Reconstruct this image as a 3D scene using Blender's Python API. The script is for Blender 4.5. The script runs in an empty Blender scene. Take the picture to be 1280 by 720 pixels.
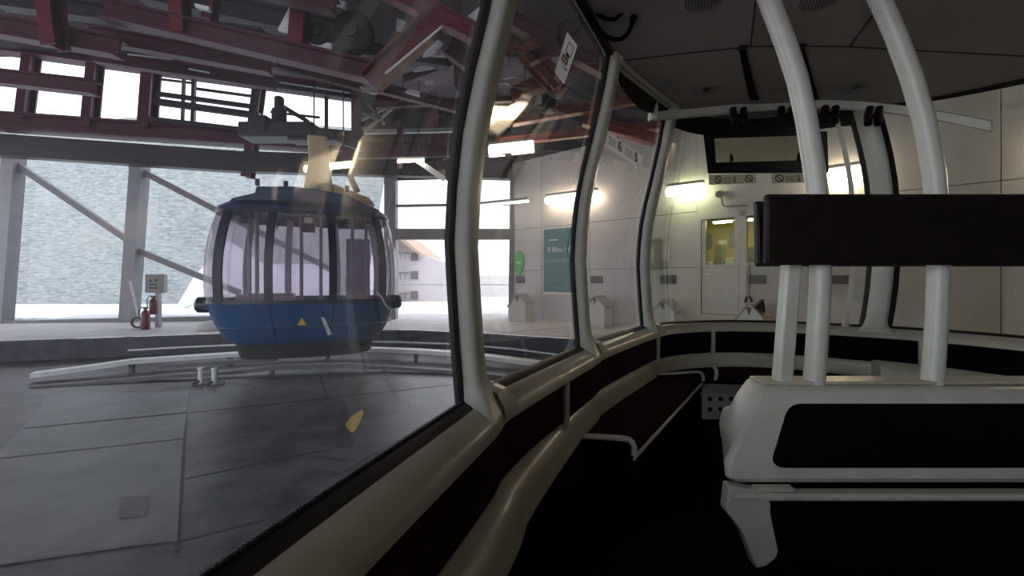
import bpy, bmesh, math, random
from mathutils import Vector, Matrix
random.seed(7)
S = bpy.context.scene
COL = S.collection
F, CX, CY, EYE = 520.0, 640.0, 350.0, 1.15     # survey of the photograph: focal length (px), principal point, eye height (m)
V = Vector

def P(u, v, Y):
    return V(((u-CX)/F*Y, Y, EYE-(v-CY)/F*Y))
def PZ(u, v, z):                                # point of the photo known to lie at height z
    Y = (EYE-z)*F/(v-CY)
    return V(((u-CX)/F*Y, Y, z))

# ------------------------------------------------------------------ materials
def mat(name, col, rough=.5, metal=0, spec=.5, var=0, vscale=6, bump=0, emit=None, es=0, stretch=None, col2=None):
    m = bpy.data.materials.new(name); m.use_nodes = True
    nt = m.node_tree; N = nt.nodes; L = nt.links
    b = N['Principled BSDF']
    b.inputs['Base Color'].default_value = (*col, 1)
    b.inputs['Roughness'].default_value = rough
    b.inputs['Metallic'].default_value = metal
    b.inputs['Specular IOR Level'].default_value = spec
    if emit:
        b.inputs['Emission Color'].default_value = (*emit, 1); b.inputs['Emission Strength'].default_value = es
    if var or bump:
        g = N.new('ShaderNodeNewGeometry'); mp = N.new('ShaderNodeMapping'); L.new(g.outputs['Position'], mp.inputs['Vector'])
        if stretch: mp.inputs['Scale'].default_value = stretch
        n = N.new('ShaderNodeTexNoise'); n.inputs['Scale'].default_value = vscale; n.inputs['Detail'].default_value = 6
        n.inputs['Roughness'].default_value = .62
        L.new(mp.outputs[0], n.inputs['Vector'])
        if var:
            r = N.new('ShaderNodeValToRGB'); r.color_ramp.elements[0].position = .32; r.color_ramp.elements[1].position = .68
            c2 = col2 or tuple(min(1, c*(1+var)) for c in col)
            r.color_ramp.elements[0].color = (*[c*(1-var) for c in col], 1); r.color_ramp.elements[1].color = (*c2, 1)
            L.new(n.outputs['Fac'], r.inputs['Fac']); L.new(r.outputs['Color'], b.inputs['Base Color'])
        if bump:
            bp = N.new('ShaderNodeBump'); bp.inputs['Strength'].default_value = bump; bp.inputs['Distance'].default_value = .01
            L.new(n.outputs['Fac'], bp.inputs['Height']); L.new(bp.outputs['Normal'], b.inputs['Normal'])
    return m

def glass(name, tint, haze, gloss=.05, drip=0.0, rough=.03, hazecol=(.9, .88, .95), scale=2.5):
    """thin pane: see-through, a weak mirror, and dirt that scatters the light falling on it"""
    m = bpy.data.materials.new(name); m.use_nodes = True
    nt = m.node_tree; N = nt.nodes; L = nt.links
    for n in list(N): N.remove(n)
    out = N.new('ShaderNodeOutputMaterial')
    tr = N.new('ShaderNodeBsdfTransparent'); tr.inputs[0].default_value = (*tint, 1)
    gl = N.new('ShaderNodeBsdfGlossy'); gl.inputs['Roughness'].default_value = rough
    df = N.new('ShaderNodeBsdfTranslucent'); df.inputs[0].default_value = (*hazecol, 1)
    g = N.new('ShaderNodeNewGeometry'); mp = N.new('ShaderNodeMapping'); L.new(g.outputs['Position'], mp.inputs['Vector'])
    n = N.new('ShaderNodeTexNoise'); n.inputs['Scale'].default_value = scale; n.inputs['Detail'].default_value = 8; n.inputs['Roughness'].default_value = .6
    mp.inputs['Scale'].default_value = (1, 1, .45)
    L.new(mp.outputs[0], n.inputs['Vector'])
    mr = N.new('ShaderNodeMapRange'); mr.inputs['From Min'].default_value = .35; mr.inputs['From Max'].default_value = .75
    mr.inputs['To Min'].default_value = haze*.45; mr.inputs['To Max'].default_value = haze*1.7
    L.new(n.outputs['Fac'], mr.inputs['Value']); fac = mr.outputs[0]
    if drip:
        mp2 = N.new('ShaderNodeMapping'); mp2.inputs['Scale'].default_value = (26, 26, 1.1); L.new(g.outputs['Position'], mp2.inputs['Vector'])
        n2 = N.new('ShaderNodeTexNoise'); n2.inputs['Scale'].default_value = 1.6; n2.inputs['Detail'].default_value = 3; L.new(mp2.outputs[0], n2.inputs['Vector'])
        m2 = N.new('ShaderNodeMapRange'); m2.inputs['From Min'].default_value = .6; m2.inputs['From Max'].default_value = .78; m2.inputs['To Max'].default_value = drip
        L.new(n2.outputs['Fac'], m2.inputs['Value'])
        ad = N.new('ShaderNodeMath'); ad.use_clamp = True; L.new(fac, ad.inputs[0]); L.new(m2.outputs[0], ad.inputs[1]); fac = ad.outputs[0]
    fr = N.new('ShaderNodeFresnel'); fr.inputs['IOR'].default_value = 1.3
    fm = N.new('ShaderNodeMath'); fm.operation = 'MULTIPLY'; fm.inputs[1].default_value = gloss/.05; fm.use_clamp = True
    L.new(fr.outputs[0], fm.inputs[0])
    fmin = N.new('ShaderNodeMath'); fmin.operation = 'MINIMUM'; fmin.inputs[1].default_value = .35; L.new(fm.outputs[0], fmin.inputs[0])
    x1 = N.new('ShaderNodeMixShader'); L.new(fac, x1.inputs[0]); L.new(tr.outputs[0], x1.inputs[1]); L.new(df.outputs[0], x1.inputs[2])
    x2 = N.new('ShaderNodeMixShader'); L.new(fmin.outputs[0], x2.inputs[0]); L.new(x1.outputs[0], x2.inputs[1]); L.new(gl.outputs[0], x2.inputs[2])
    L.new(x2.outputs[0], out.inputs['Surface'])
    return m

def film(name, col, k):
    m = mat(name, col, .5, var=.05); nt = m.node_tree; N = nt.nodes; L = nt.links
    t = N.new('ShaderNodeBsdfTranslucent'); t.inputs[0].default_value = (*col, 1); x = N.new('ShaderNodeMixShader'); x.inputs[0].default_value = k
    L.new(N['Principled BSDF'].outputs[0], x.inputs[1]); L.new(t.outputs[0], x.inputs[2]); L.new(x.outputs[0], N['Material Output'].inputs[0])
    return m

def stone_mat():
    m = mat('hill_stone', (.33, .36, .35), .9, var=.0)
    nt = m.node_tree; N = nt.nodes; L = nt.links; b = N['Principled BSDF']
    g = N.new('ShaderNodeNewGeometry'); mp = N.new('ShaderNodeMapping'); mp.inputs['Scale'].default_value = (1.7, 1.7, 8); L.new(g.outputs['Position'], mp.inputs[0])
    n = N.new('ShaderNodeTexNoise'); n.inputs['Scale'].default_value = 1.5; n.inputs['Detail'].default_value = 10; n.inputs['Roughness'].default_value = .78; L.new(mp.outputs[0], n.inputs['Vector'])
    r = N.new('ShaderNodeValToRGB'); e = r.color_ramp.elements
    e[0].position = .36; e[0].color = (.10, .115, .115, 1); e[1].position = .62; e[1].color = (.36, .375, .375, 1)
    L.new(n.outputs['Fac'], r.inputs[0]); L.new(r.outputs[0], b.inputs['Base Color'])
    return m

M = {}
M['white'] = mat('cabin_white_paint', (.78, .78, .70), .28, var=.06, vscale=9)
M['whitelow'] = mat('cabin_cream_paint', (.62, .59, .48), .24, var=.07, vscale=7)
M['rubber'] = mat('black_rubber', (.012, .011, .013), .5, var=.2, vscale=40)
M['pad'] = mat('dark_upholstery', (.026, .011, .010), .9, spec=.12, var=.3, vscale=90)
M['padblack'] = mat('black_upholstery', (.004, .004, .0045), .9, spec=.1, var=.3, vscale=90)
M['board'] = mat('dark_brown_vinyl', (.018, .012, .012), .55, spec=.25, var=.25, vscale=12)
M['floor'] = mat('cabin_floor_black', (.006, .006, .007), .85, spec=.15, var=.4, vscale=30)
M['ceil'] = mat('ceiling_grey', (.42, .39, .37), .6, var=.06, vscale=3)
M['seam'] = mat('ceiling_seam_dark', (.05, .046, .044), .7, var=.1)
M['steelplate'] = mat('perforated_steel', (.42, .42, .42), .45, metal=.0, var=.12, vscale=14)
M['black'] = mat('black_plastic', (.008, .008, .009), .35, var=.2, vscale=30)
M['clip'] = mat('dark_clip_plastic', (.018, .011, .010), .3, var=.2, vscale=30)
M['frit'] = mat('black_window_band', (.006, .0055, .0055), .55, var=.2, vscale=20)
M['sticker'] = film('sticker_white', (.85, .83, .80), .6)
M['stickerclear'] = film('sticker_grey', (.5, .49, .43), .6)
M['ink'] = mat('sticker_ink', (.03, .03, .03), .6, var=.1)
M['redink'] = mat('sticker_red', (.35, .05, .05), .6, var=.1)
M['maroon'] = mat('maroon_steel', (.062, .007, .02), .5, var=.25, vscale=3)
M['redsteel'] = mat('red_steel', (.13, .013, .024), .45, var=.2, vscale=3)
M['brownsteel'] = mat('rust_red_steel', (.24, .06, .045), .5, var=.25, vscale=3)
M['darksteel'] = mat('dark_steel', (.02, .017, .024), .5, var=.3, vscale=4)
M['greysteel'] = mat('grey_galvanised_steel', (.26, .27, .28), .4, metal=.2, var=.15, vscale=5)
M['palepanel'] = mat('pale_grey_panel', (.7, .71, .74), .5, var=.08)
M['roof'] = mat('station_roof_dark', (.018, .012, .017), .8, var=.3, vscale=1.5)
M['wall'] = mat('station_white_panel', (.56, .545, .55), .45, var=.05, vscale=2)
M['joint'] = mat('panel_joint_grey', (.16, .16, .16), .7, var=.1)
M['plat'] = mat('platform_concrete', (.52, .50, .52), .6, var=.16, vscale=2.2)
M['platface'] = mat('platform_edge_dark', (.06, .065, .085), .55, var=.3, vscale=5)
M['pit'] = mat('pit_floor_steel', (.034, .028, .036), .38, spec=.45, var=.85, vscale=2.6, bump=.25, col2=(.12, .108, .122))
M['plate'] = mat('pit_plate_steel', (.15, .165, .17), .42, spec=.5, var=.3, vscale=1.8, bump=.12)
M['galv'] = mat('rail_steel_bright', (.86, .89, .89), .4, var=.12, vscale=5)
M['galvdark'] = mat('rail_steel_dark', (.12, .13, .135), .5, var=.2, vscale=5)
M['hill'] = stone_mat()
M['snow'] = mat('pale_concrete_path', (.78, .78, .78), .8, var=.04, vscale=1)
M['chalet'] = mat('chalet_plaster', (.62, .58, .6), .8, var=.04, vscale=1)
M['chaletroof'] = mat('chalet_roof', (.50, .36, .26), .8, var=.1, vscale=2)
M['chaletdark'] = mat('chalet_window', (.18, .165, .18), .5, var=.1)
M['frame'] = mat('facade_frame_grey', (.20, .20, .21), .5, var=.1, vscale=4)
M['blue'] = mat('gondola_blue_paint', (.006, .075, .20), .32, var=.12, vscale=3)
M['bluedark'] = mat('gondola_navy_roof', (.003, .028, .095), .4, var=.2, vscale=4)
M['navy'] = mat('gondola_pillar_navy', (.006, .012, .03), .35, var=.2, vscale=6)
M['gondwhite'] = mat('gondola_inside_grey', (.6, .58, .62), .4, var=.05)
M['beige'] = mat('hanger_beige_paint', (.56, .43, .27), .42, var=.1, vscale=4)
M['yellow'] = mat('yellow_paint', (.75, .50, .05), .55, var=.12, vscale=12)
M['green'] = mat('green_sign', (.12, .50, .14), .5, var=.05)
M['teal'] = mat('teal_poster', (.035, .16, .17), .35, var=.12, vscale=2)
M['teallight'] = mat('teal_poster_band', (.10, .27, .29), .35, var=.08, vscale=3)
M['plaque'] = mat('grey_plaque', (.075, .075, .085), .4, var=.15, vscale=8)
M['boxwhite'] = mat('white_box_panel', (.66, .655, .67), .45, var=.04)
M['boxshade'] = mat('grey_box_panel', (.40, .37, .385), .5, var=.05)
M['doorwhite'] = mat('door_white', (.58, .56, .58), .4, var=.04)
M['mustard'] = mat('mustard_wall', (.50, .38, .045), .7, var=.15, vscale=2)
M['olive'] = mat('olive_furniture', (.16, .17, .04), .6, var=.3, vscale=6)
M['paper'] = mat('paper_white', (.75, .75, .72), .6, var=.05)
M['red'] = mat('extinguisher_red', (.13, .013, .02), .4, var=.1)
M['signgrey'] = mat('notice_box_grey', (.22, .22, .22), .4, var=.1)
M['sand'] = mat('sandbag_pale', (.6, .6, .58), .9, var=.1, vscale=12)
M['ceil2'] = mat('ceiling_disc_grey', (.27, .25, .24), .6, var=.06)
M['lampbooth'] = mat('tube_booth', (1, 1, 1), emit=(1, .96, .62), es=45)
M['lampcool'] = mat('tube_cool', (1, 1, 1), emit=(1, .95, .72), es=16)
M['lampwarm'] = mat('tube_warm', (1, 1, 1), emit=(1, .82, .58), es=18)
M['lampgreen'] = mat('tube_greenish', (1, 1, 1), emit=(.96, 1, .62), es=16)
M['glassA'] = glass('cabin_glass_smudged', (.86, .835, .885), .042, gloss=.007)
M['glassB'] = glass('cabin_glass', (.90, .86, .87), .035, gloss=.025)
M['glassE'] = glass('cabin_glass_streaked', (.76, .755, .66), .02, gloss=.03, drip=.10)
M['glassH'] = glass('hopper_glass_dark', (.42, .39, .32), .02, gloss=.05)
M['glassG'] = glass('gondola_glass_tinted', (.70, .65, .71), .17, gloss=.03, hazecol=(.86, .82, .9))
M['glassS'] = glass('station_glazing', (.91, .96, .97), .07, gloss=.02, hazecol=(.85, .97, 1))
M['glassR'] = glass('booth_glass', (.92, .94, .84), .02, gloss=.05)

# ------------------------------------------------------------------ mesh helpers
class MB:
    def __init__(s): s.v = []; s.f = []
    def add(s, vs, fs):
        o = len(s.v); s.v += [V(p) for p in vs]; s.f += [[i+o for i in f] for f in fs]; return s
    def quad(s, a, b, c, d): return s.add([a, b, c, d], [[0, 1, 2, 3]])
    def poly(s, pts): return s.add(pts, [list(range(len(pts)))])
    def frame(s, c, ax, ay, az, hx, hy, hz):
        c, ax, ay, az = V(c), V(ax), V(ay), V(az)
        vs = [c+ax*hx*i+ay*hy*j+az*hz*k for k in (-1, 1) for j in (-1, 1) for i in (-1, 1)]
        return s.add(vs, [[0, 2, 3, 1], [4, 5, 7, 6], [0, 1, 5, 4], [2, 6, 7, 3], [1, 3, 7, 5], [0, 4, 6, 2]])
    def box(s, c, sx, sy, sz, rz=0):
        ax = V((math.cos(rz), math.sin(rz), 0)); ay = V((-math.sin(rz), math.cos(rz), 0))
        return s.frame(c, ax, ay, (0, 0, 1), sx/2, sy/2, sz/2)
    def bar(s, p0, p1, w, h, up=(0, 0, 1)):
        p0, p1 = V(p0), V(p1); d = p1-p0; l = d.length; d.normalize()
        up = V(up)
        if abs(d.dot(up)) > .97: up = V((0, 1, 0))
        sd = d.cross(up).normalized(); u2 = sd.cross(d)
        return s.frame((p0+p1)/2, d, sd, u2, l/2, w/2, h/2)
    def ibeam(s, p0, p1, w, h, up=(0, 0, 1), t=None):
        p0, p1 = V(p0), V(p1); t = t or h*.13
        d = (p1-p0).normalized(); up = V(up)
        if abs(d.dot(up)) > .97: up = V((0, 1, 0))
        sd = d.cross(up).normalized(); u2 = sd.cross(d)
        s.bar(p0+u2*(h/2-t/2), p1+u2*(h/2-t/2), w, t, up); s.bar(p0-u2*(h/2-t/2), p1-u2*(h/2-t/2), w, t, up)
        return s.bar(p0, p1, t, h-2*t, up)
    def loft(s, rows, closed=False, cap=False):
        n = len(rows[0]); vs = [p for r in rows for p in r]; fs = []
        for i in range(len(rows)-1):
            for j in range(n if closed else n-1):
                k = (j+1) % n
                fs.append([i*n+j, i*n+k, (i+1)*n+k, (i+1)*n+j])
        if cap: fs += [list(range(n))[::-1], [(len(rows)-1)*n+j for j in range(n)]]
        return s.add(vs, fs)
    def tube(s, path, r, n=12, flat=1.0, cap=True):
        path = [V(p) for p in path]; rows = []
        prev = None
        for i, p in enumerate(path):
            d = (path[min(i+1, len(path)-1)]-path[max(i-1, 0)]).normalized()
            up = prev if prev else (V((0, 0, 1)) if abs(d.z) < .9 else V((1, 0, 0)))
            sd = d.cross(up).normalized(); u2 = sd.cross(d).normalized(); prev = u2
            rr = r[i] if isinstance(r, (list, tuple)) else r
            rows.append([p+sd*rr*math.cos(a)+u2*rr*flat*math.sin(a) for a in [2*math.pi*k/n for k in range(n)]])
        return s.loft(rows, True, cap)
    def lathe(s, c, prof, n=24, axis=(0, 0, 1)):
        c = V(c); az = V(axis).normalized(); ax = az.orthogonal().normalized(); ay = az.cross(ax)
        rows = [[c+az*z+(ax*math.cos(a)+ay*math.sin(a))*r for a in [2*math.pi*k/n for k in range(n)]] for r, z in prof]
        return s.loft(rows, True, True)
    def prism(s, pts, off):
        pts = [V(p) for p in pts]; off = V(off); n = len(pts)
        fs = [list(range(n))[::-1], list(range(n, 2*n))]+[[i, (i+1) % n, n+(i+1) % n, n+i] for i in range(n)]
        return s.add(pts+[p+off for p in pts], fs)
    def ring(s, c, ax, ay, r0, r1, n=20):
        c, ax, ay = V(c), V(ax), V(ay)
        dirs = [ax*math.cos(2*math.pi*k/n)+ay*math.sin(2*math.pi*k/n) for k in range(n)]
        return s.loft([[c+d*r0 for d in dirs], [c+d*r1 for d in dirs]], True)
    def build(s, name, m, parent=None, bevel=0, smooth=True, kind=None, label=None, local=False, seg=2):
        me = bpy.data.meshes.new(name)
        off = V((0, 0, 0)) if (parent is None or local) else world(parent)
        me.from_pydata([tuple(p-off) for p in s.v], [], s.f); me.update()
        bm = bmesh.new(); bm.from_mesh(me); bmesh.ops.remove_doubles(bm, verts=bm.verts, dist=1e-6)
        bmesh.ops.recalc_face_normals(bm, faces=bm.faces); bm.to_mesh(me); bm.free()
        if smooth:
            for p in me.polygons: p.use_smooth = True
            me.set_sharp_from_angle(angle=math.radians(35))
        me.materials.append(m)
        o = bpy.data.objects.new(name, me); COL.objects.link(o)
        if parent: o.parent = parent
        if kind: o['kind'] = kind
        if label: o['label'] = label
        if bevel:
            b = o.modifiers.new('bevel', 'BEVEL'); b.width = bevel; b.segments = seg; b.limit_method = 'ANGLE'; b.angle_limit = math.radians(40)
        return o

def world(o):
    p = V(o.location)
    while o.parent: o = o.parent; p += V(o.location)
    return p
def thing(name, label, cat, loc=(0, 0, 0), group=None, rz=0):
    o = bpy.data.objects.new(name, None); COL.objects.link(o); o.location = loc; o.rotation_euler[2] = rz
    o.empty_display_size = .1
    o['label'] = label; o['category'] = cat
    if group: o['group'] = group
    return o
def tag(o, label, cat, group=None):
    o['label'] = label; o['category'] = cat
    if group: o['group'] = group
    return o
def struct(name, mb, m, **k): return mb.build(name, m, kind='structure', **k)

def text_mesh(txt, size, origin, ax, ay, name, m, parent, align='LEFT'):
    cu = bpy.data.curves.new(name, 'FONT'); cu.body = txt; cu.size = size; cu.align_x = align; cu.extrude = 0
    to = bpy.data.objects.new(name, cu); COL.objects.link(to)
    dg = bpy.context.evaluated_depsgraph_get(); me = bpy.data.meshes.new_from_object(to.evaluated_get(dg))
    bpy.data.objects.remove(to)
    origin, ax, ay = V(origin), V(ax), V(ay); off = world(parent)
    for v in me.vertices: v.co = origin+ax*v.co.x+ay*v.co.y-off
    me.materials.clear(); me.materials.append(m)
    bm = bmesh.new(); bm.from_mesh(me); left = set(bm.faces); k = 0
    while left:                                  # one mesh per letter
        st = [left.pop()]; isl = []
        while st:
            f = st.pop(); isl.append(f)
            for e in f.edges:
                for g in e.link_faces:
                    if g in left: left.discard(g); st.append(g)
        MB_ = MB(); 
        for f in isl: MB_.add([v.co+off for v in f.verts], [list(range(len(f.verts)))])
        MB_.build(name, m, parent, smooth=False)
    bm.free()

# ================================================================== OWN CABIN
LOOP = [(-.40, -.35), (-.43, .05), (-.345, .46), (-.146, 1.086), (-.08, 1.30), (.303, 2.02), (.43, 2.27), (.89, 2.93), (1.10, 3.18), (1.38, 3.35),
        (1.72, 3.43), (2.05, 3.39), (2.33, 3.26), (2.73, 2.96), (2.98, 2.6), (3.12, 2.1), (3.12, 1.4), (2.92, .5), (2.5, -.4), (2.1, -1.05), (1.6, -1.42),
        (1.0, -1.42), (.4, -1.2), (-.1, -.85)]
def catmull(pts, n=16):
    out = []; N = len(pts)
    for i in range(N):
        p0, p1, p2, p3 = [V(pts[(i+k) % N]) for k in (-1, 0, 1, 2)]
        for j in range(n):
            t = j/n
            out.append(.5*((2*p1)+(p2-p0)*t+(2*p0-5*p1+4*p2-p3)*t*t+(3*p1-p0-3*p2+p3)*t**3))
    return out
DENSE = catmull([V((x, y)) for x, y in LOOP])
ACC = [0]
for i in range(len(DENSE)): ACC.append(ACC[-1]+(DENSE[(i+1) % len(DENSE)]-DENSE[i]).length)
TOT = ACC[-1]
import bisect
def at_s(s):
    s %= TOT; i = min(bisect.bisect_right(ACC, s)-1, len(DENSE)-1)
    t = (s-ACC[i])/max(1e-9, ACC[i+1]-ACC[i])
    return DENSE[i].lerp(DENSE[(i+1) % len(DENSE)], t)
def frame_s(s):
    d = (at_s(s+.03)-at_s(s-.03)).normalized()
    return at_s(s), d, V((d.y, -d.x))            # point, tangent, inward normal
def s_near(x, y):
    return min(range(len(DENSE)), key=lambda i: (DENSE[i]-V((x, y))).length)
def SN(x, y): return ACC[s_near(x, y)]
def W(s, off, z):
    p, d, n = frame_s(s); q = p+n*off
    return V((q.x, q.y, z))
PROF = [(.80, 0), (1.0, -.018), (1.3, -.035), (1.6, -.002), (1.9, .075), (2.1, .12), (2.3, .155), (2.45, .20)]
def offz(z):
    for (a, x), (b, y) in zip(PROF, PROF[1:]):
        if z <= b: return x+(y-x)*max(0, (z-a))/(b-a)
    return PROF[-1][1]
def zc(Y): return 2.26+max(0, min(Y, 3.2)-2.1)*.125
def ztop(s): return zc(at_s(s).y)
def srange(a, b, step=.05):
    n = max(2, int((b-a)/step)+1); return [a+(b-a)*i/(n-1) for i in range(n)]

SP1 = SN(-.105, 1.19); SP2 = SN(.36, 2.14); SP3 = SN(.985, 3.05); SP4 = SN(2.66, 3.01)
SP5 = SN(3.12, 1.75); SP6 = SN(2.85, .33); SP7 = SN(2.1, -1.05); SP8 = SN(.7, -1.33); SP0 = SN(-.42, -.25)
SPS = [SP1, SP2, SP3, SP4, SP5, SP6, SP7, SP8, SP0]

def barscale(s):                                 # how far the lower frame stands off the wall
    y = at_s(s).y
    if s > SP4: return .8
    if s >= SP3: return .45
    if y < 1.25 or s > SP4: return 1.0
    return 1.0-(.42*min(1, (y-1.25)/.65))
def strip(mb, s0, s1, prof, step=.05, sc=None):
    rows = []
    for off, z in prof:
        rows.append([W(s, off*(sc(s) if sc else 1), z) for s in srange(s0, s1, step)])
    mb.loft(rows)
    return mb

# lower wall: window gasket, sill and frames, all round the cabin
FULL = (SP0-.6, SP0-.6+TOT)
mb = MB(); strip(mb, *FULL, [(-.008, .80), (-.007, .821), (-.003, .822), (.012, .818), (.030, .81), (.040, .80), (.03, .79)])
struct('window_gasket', mb, M['rubber'])
# ribbed inner edge of the gasket along the nearest windows
mb = MB()
for s in srange(SP0+.2, SP1-.08, .0065):
    p, d, n = frame_s(s)
    mb.frame((p.x+n.x*.001, p.y+n.y*.001, .8235), (d.x, d.y, 0), (n.x, n.y, 0), (0, 0, 1), .0016, .0035, .003)
struct('trim_1', mb, M['galvdark'], smooth=False)
mb = MB(); strip(mb, *FULL, [(.036, .806), (.044, .804), (.060, .798), (.085, .782), (.094, .772), (.100, .758), (.103, .742), (.098, .738)])
struct('window_sill', mb, M['whitelow'])
mb = MB()
strip(mb, *FULL, [(.085, .575), (.092, .578), (.105, .574), (.128, .560), (.142, .542), (.150, .52), (.158, .48), (.165, .462), (.158, .450), (.135, .446)], sc=barscale)
struct('trim_2', mb, M['whitelow'])
# wall behind the pads, outer skin and lower dark wall
mb = MB(); strip(mb, *FULL, [(-.008, .80), (-.03, .76), (-.04, .5), (-.02, .02)]); strip(mb, *FULL, [(.06, .79), (.055, .5), (.055, .0)])
struct('wall_left', mb, M['padblack'])
# white dividers between the pads
SD1 = SN(.125, 1.70); DIVS = [SP0+.1, SP0+.75, SD1, SP3-.01, SN(1.60, 3.41), SN(2.40, 3.21), SN(2.82, 2.85), SP5, SP6, SP7, SP8]
mb = MB()
for s in DIVS:
    w = .014
    mb.loft([[W(s-w, .07, z), W(s-w, .098, z), W(s-w*.6, .104, z), W(s+w*.6, .104, z), W(s+w, .098, z), W(s+w, .07, z)] for z in (.555, .60, .70, .75)])
struct('trim_3', mb, M['whitelow'])
# back pads : things
def backpad(s0, s1, label):
    mb = MB(); g = .018
    ss = srange(s0+g, s1-g, .04); rows = []
    for k in range(9):
        t = k/8; z = .583+(.732-.583)*t
        row = []
        for i, s in enumerate(ss):
            e = min(s-ss[0], ss[-1]-s); ez = min(t, 1-t)*.15
            bul = .086+.014*min(1, e/.03)*min(1, ez/.03)
            row.append(W(s, bul*1.0, z))
        rows.append(row)
    mb.loft(rows)
    return tag(mb.build('back_pad', M['pad'] if s0 < SP3-.05 else M['padblack']), label, 'back cushion', 'backrest pads below the windows')
dd = sorted(DIVS); 
padlab = ['narrow dark backrest pad under the big window behind the viewer', 'long dark backrest pad under the nearest big window',
          'dark backrest pad under the middle side window above the far bench', 'curved dark backrest pad in the far left corner',
          'dark backrest pad under the centre of the end window', 'dark backrest pad at the right of the end window']
chain = [SP0+.1, SP0+.75, SD1, SP3-.01, DIVS[4], DIVS[5], DIVS[6]]
for i in range(6): backpad(chain[i], chain[i+1], padlab[i])
# lower dark cushions under the end window
mb = MB()
sA, sB = SN(1.14, 3.22), SN(1.60, 3.41)
def lowpad(s0, s1, label):
    mb = MB(); ss = srange(s0, s1, .04); rows = []
    for k, (o, z) in enumerate([(.055, .445), (.085, .44), (.10, .425), (.10, .375), (.085, .355), (.055, .35)]):
        rows.append([W(s, o, z) for s in ss])
    mb.loft(rows, cap=False)
    tag(mb.build('lower_pad', M['pad']), label, 'back cushion', 'low cushions along the end wall')
lowpad(sA, sB-.02, 'low dark cushion in the far left corner behind the bench end')
lowpad(sB+.02, SN(2.55, 3.1), 'long low dark cushion along the foot of the end wall')
mb = MB(); mb.tube([W(sB, .10, .455), W(sB, .125, .44), W(sB, .13, .40), W(sB, .11, .36)], .014)
struct('trim_4', mb, M['white'])
# perforated riser under the end cushions
s0, s1 = SN(1.45, 3.37), SN(2.5, 3.14)
mb = MB(); ss = srange(s0, s1, .05)
ya = 2.98
mb.add([], [])
mb.bar((1.36, ya, .336), (2.6, ya, .336), .05, .012); mb.box((1.98, ya, .245), 1.24, .012, .18)
mb.loft([[(1.36, ya, .34), (2.6, ya, .34)], [(1.48, 3.25, .341), (2.6, 3.1, .341)]])
riser = thing('step_riser', 'perforated grey metal riser panel below the end wall cushions', 'riser panel', (1.92, ya, .15))
mb.build('panel', M['steelplate'], riser)
for r in range(2):
    for c in range(15):
        MB().lathe((1.415+c*.076, ya-.0065, .30-.075*r), [(.017, 0), (.017, -.003)], 14, (0, 1, 0)).build('vent_hole', M['black'], riser)
mb = MB().box((1.92, ya+.02, .08), 1.5, .02, .16); mb.build('kick_plate', M['floor'], riser)

# pillars
def pillar(s, idx, w=.125, d=.05, lean=None):
    s_ = s
    zs = [.775, .79, .82, .87, .95, 1.1, 1.25, 1.4, 1.55, 1.7, 1.85, 2.0, 2.1, 2.2, ztop(s)-.0]
    rows = []; rl = []; rr = []
    for z in zs:
        s = s_+(lean(z) if lean else 0)
        p, t, n = frame_s(s); o = offz(z)
        wide = w/2+(.055*max(0, 1-(z-.775)/.07)**2 if z < .845 else 0)
        dd_ = d+(.045*max(0, 1-(z-.775)/.09) if z < .865 else 0)
        def pt(a, b):
            q = p+t*a+n*(o+b); return V((q.x, q.y, z))
        c = .018
        rows.append([pt(-wide, -.006), pt(-wide, d*.2), pt(-wide+c*.3, dd_-c), pt(-wide+c, dd_-c*.25), pt(-wide+c*1.6, dd_), pt(wide-c*1.6, dd_), pt(wide-c, dd_-c*.25), pt(wide-c*.3, dd_-c), pt(wide, d*.2), pt(wide, -.006)])
        rl.append([pt(-w/2-.030, -.008), pt(-w/2-.028, .004), pt(-w/2-.004, .010), pt(-w/2+.002, .0)])
        rr.append([pt(w/2-.002, .0), pt(w/2+.004, .018), pt(w/2+.028, .006), pt(w/2+.030, -.008)])
    mb = MB(); mb.loft(rows, True, True); struct('window_pillar', mb, M['white'])
    if w < .05: return
    mb = MB(); mb.loft(rl); mb.loft(rr); struct('pillar_gasket', mb, M['rubber'])
for i, s in enumerate(SPS): pillar(s, i, lean=(lambda z: .03-.05*((z-1.45)/.65)**2-.05*max(0, z-1.9)) if i == 3 else None)
pillar(SP4-.17, 9, .03, .02, lambda z: .03-.05*((z-1.45)/.65)**2-.05*max(0, z-1.9))
# small sill bracket beyond each pillar
mb = MB()
for s in (SP1, SP2, SP3):
    rows = []
    for ds, h in ((.03, .028), (.07, .03), (.105, .03), (.13, .013), (.145, 0)):
        rows.append([W(s+ds, .035, .80), W(s+ds, .04, .806+h), W(s+ds, .075, .796+h), W(s+ds, .098, .77+h*.5), W(s+ds, .104, .745)])
    mb.loft(rows)
struct('trim_5', mb, M['whitelow'])
# glass between the pillars
order = SPS+[SPS[0]+TOT]
for i in range(9):
    a, b = order[i], order[i+1]
    if i == 8: a, b = SP0, SP1+0 if SP1 > SP0 else SP1+TOT
    if i == 7: a, b = SP8, SP0 if SP0 > SP8 else SP0+TOT
    mb = MB(); ss = srange(a, b, .06); rows = []
    for k in range(13):
        rows.append([W(s, offz(.82+(ztop(s)-.82)*k/12)-.004, .82+(ztop(s)-.82)*k/12) for s in ss])
    mb.loft(rows)
    nm = {8: 1, 0: 2, 1: 3, 2: 4, 3: 5, 4: 6, 5: 7, 6: 8, 7: 9}[i]
    struct('window_%d' % nm, mb, M['glassA'] if i == 8 else M['glassE'] if i in (2, 3) else M['glassB'])
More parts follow.
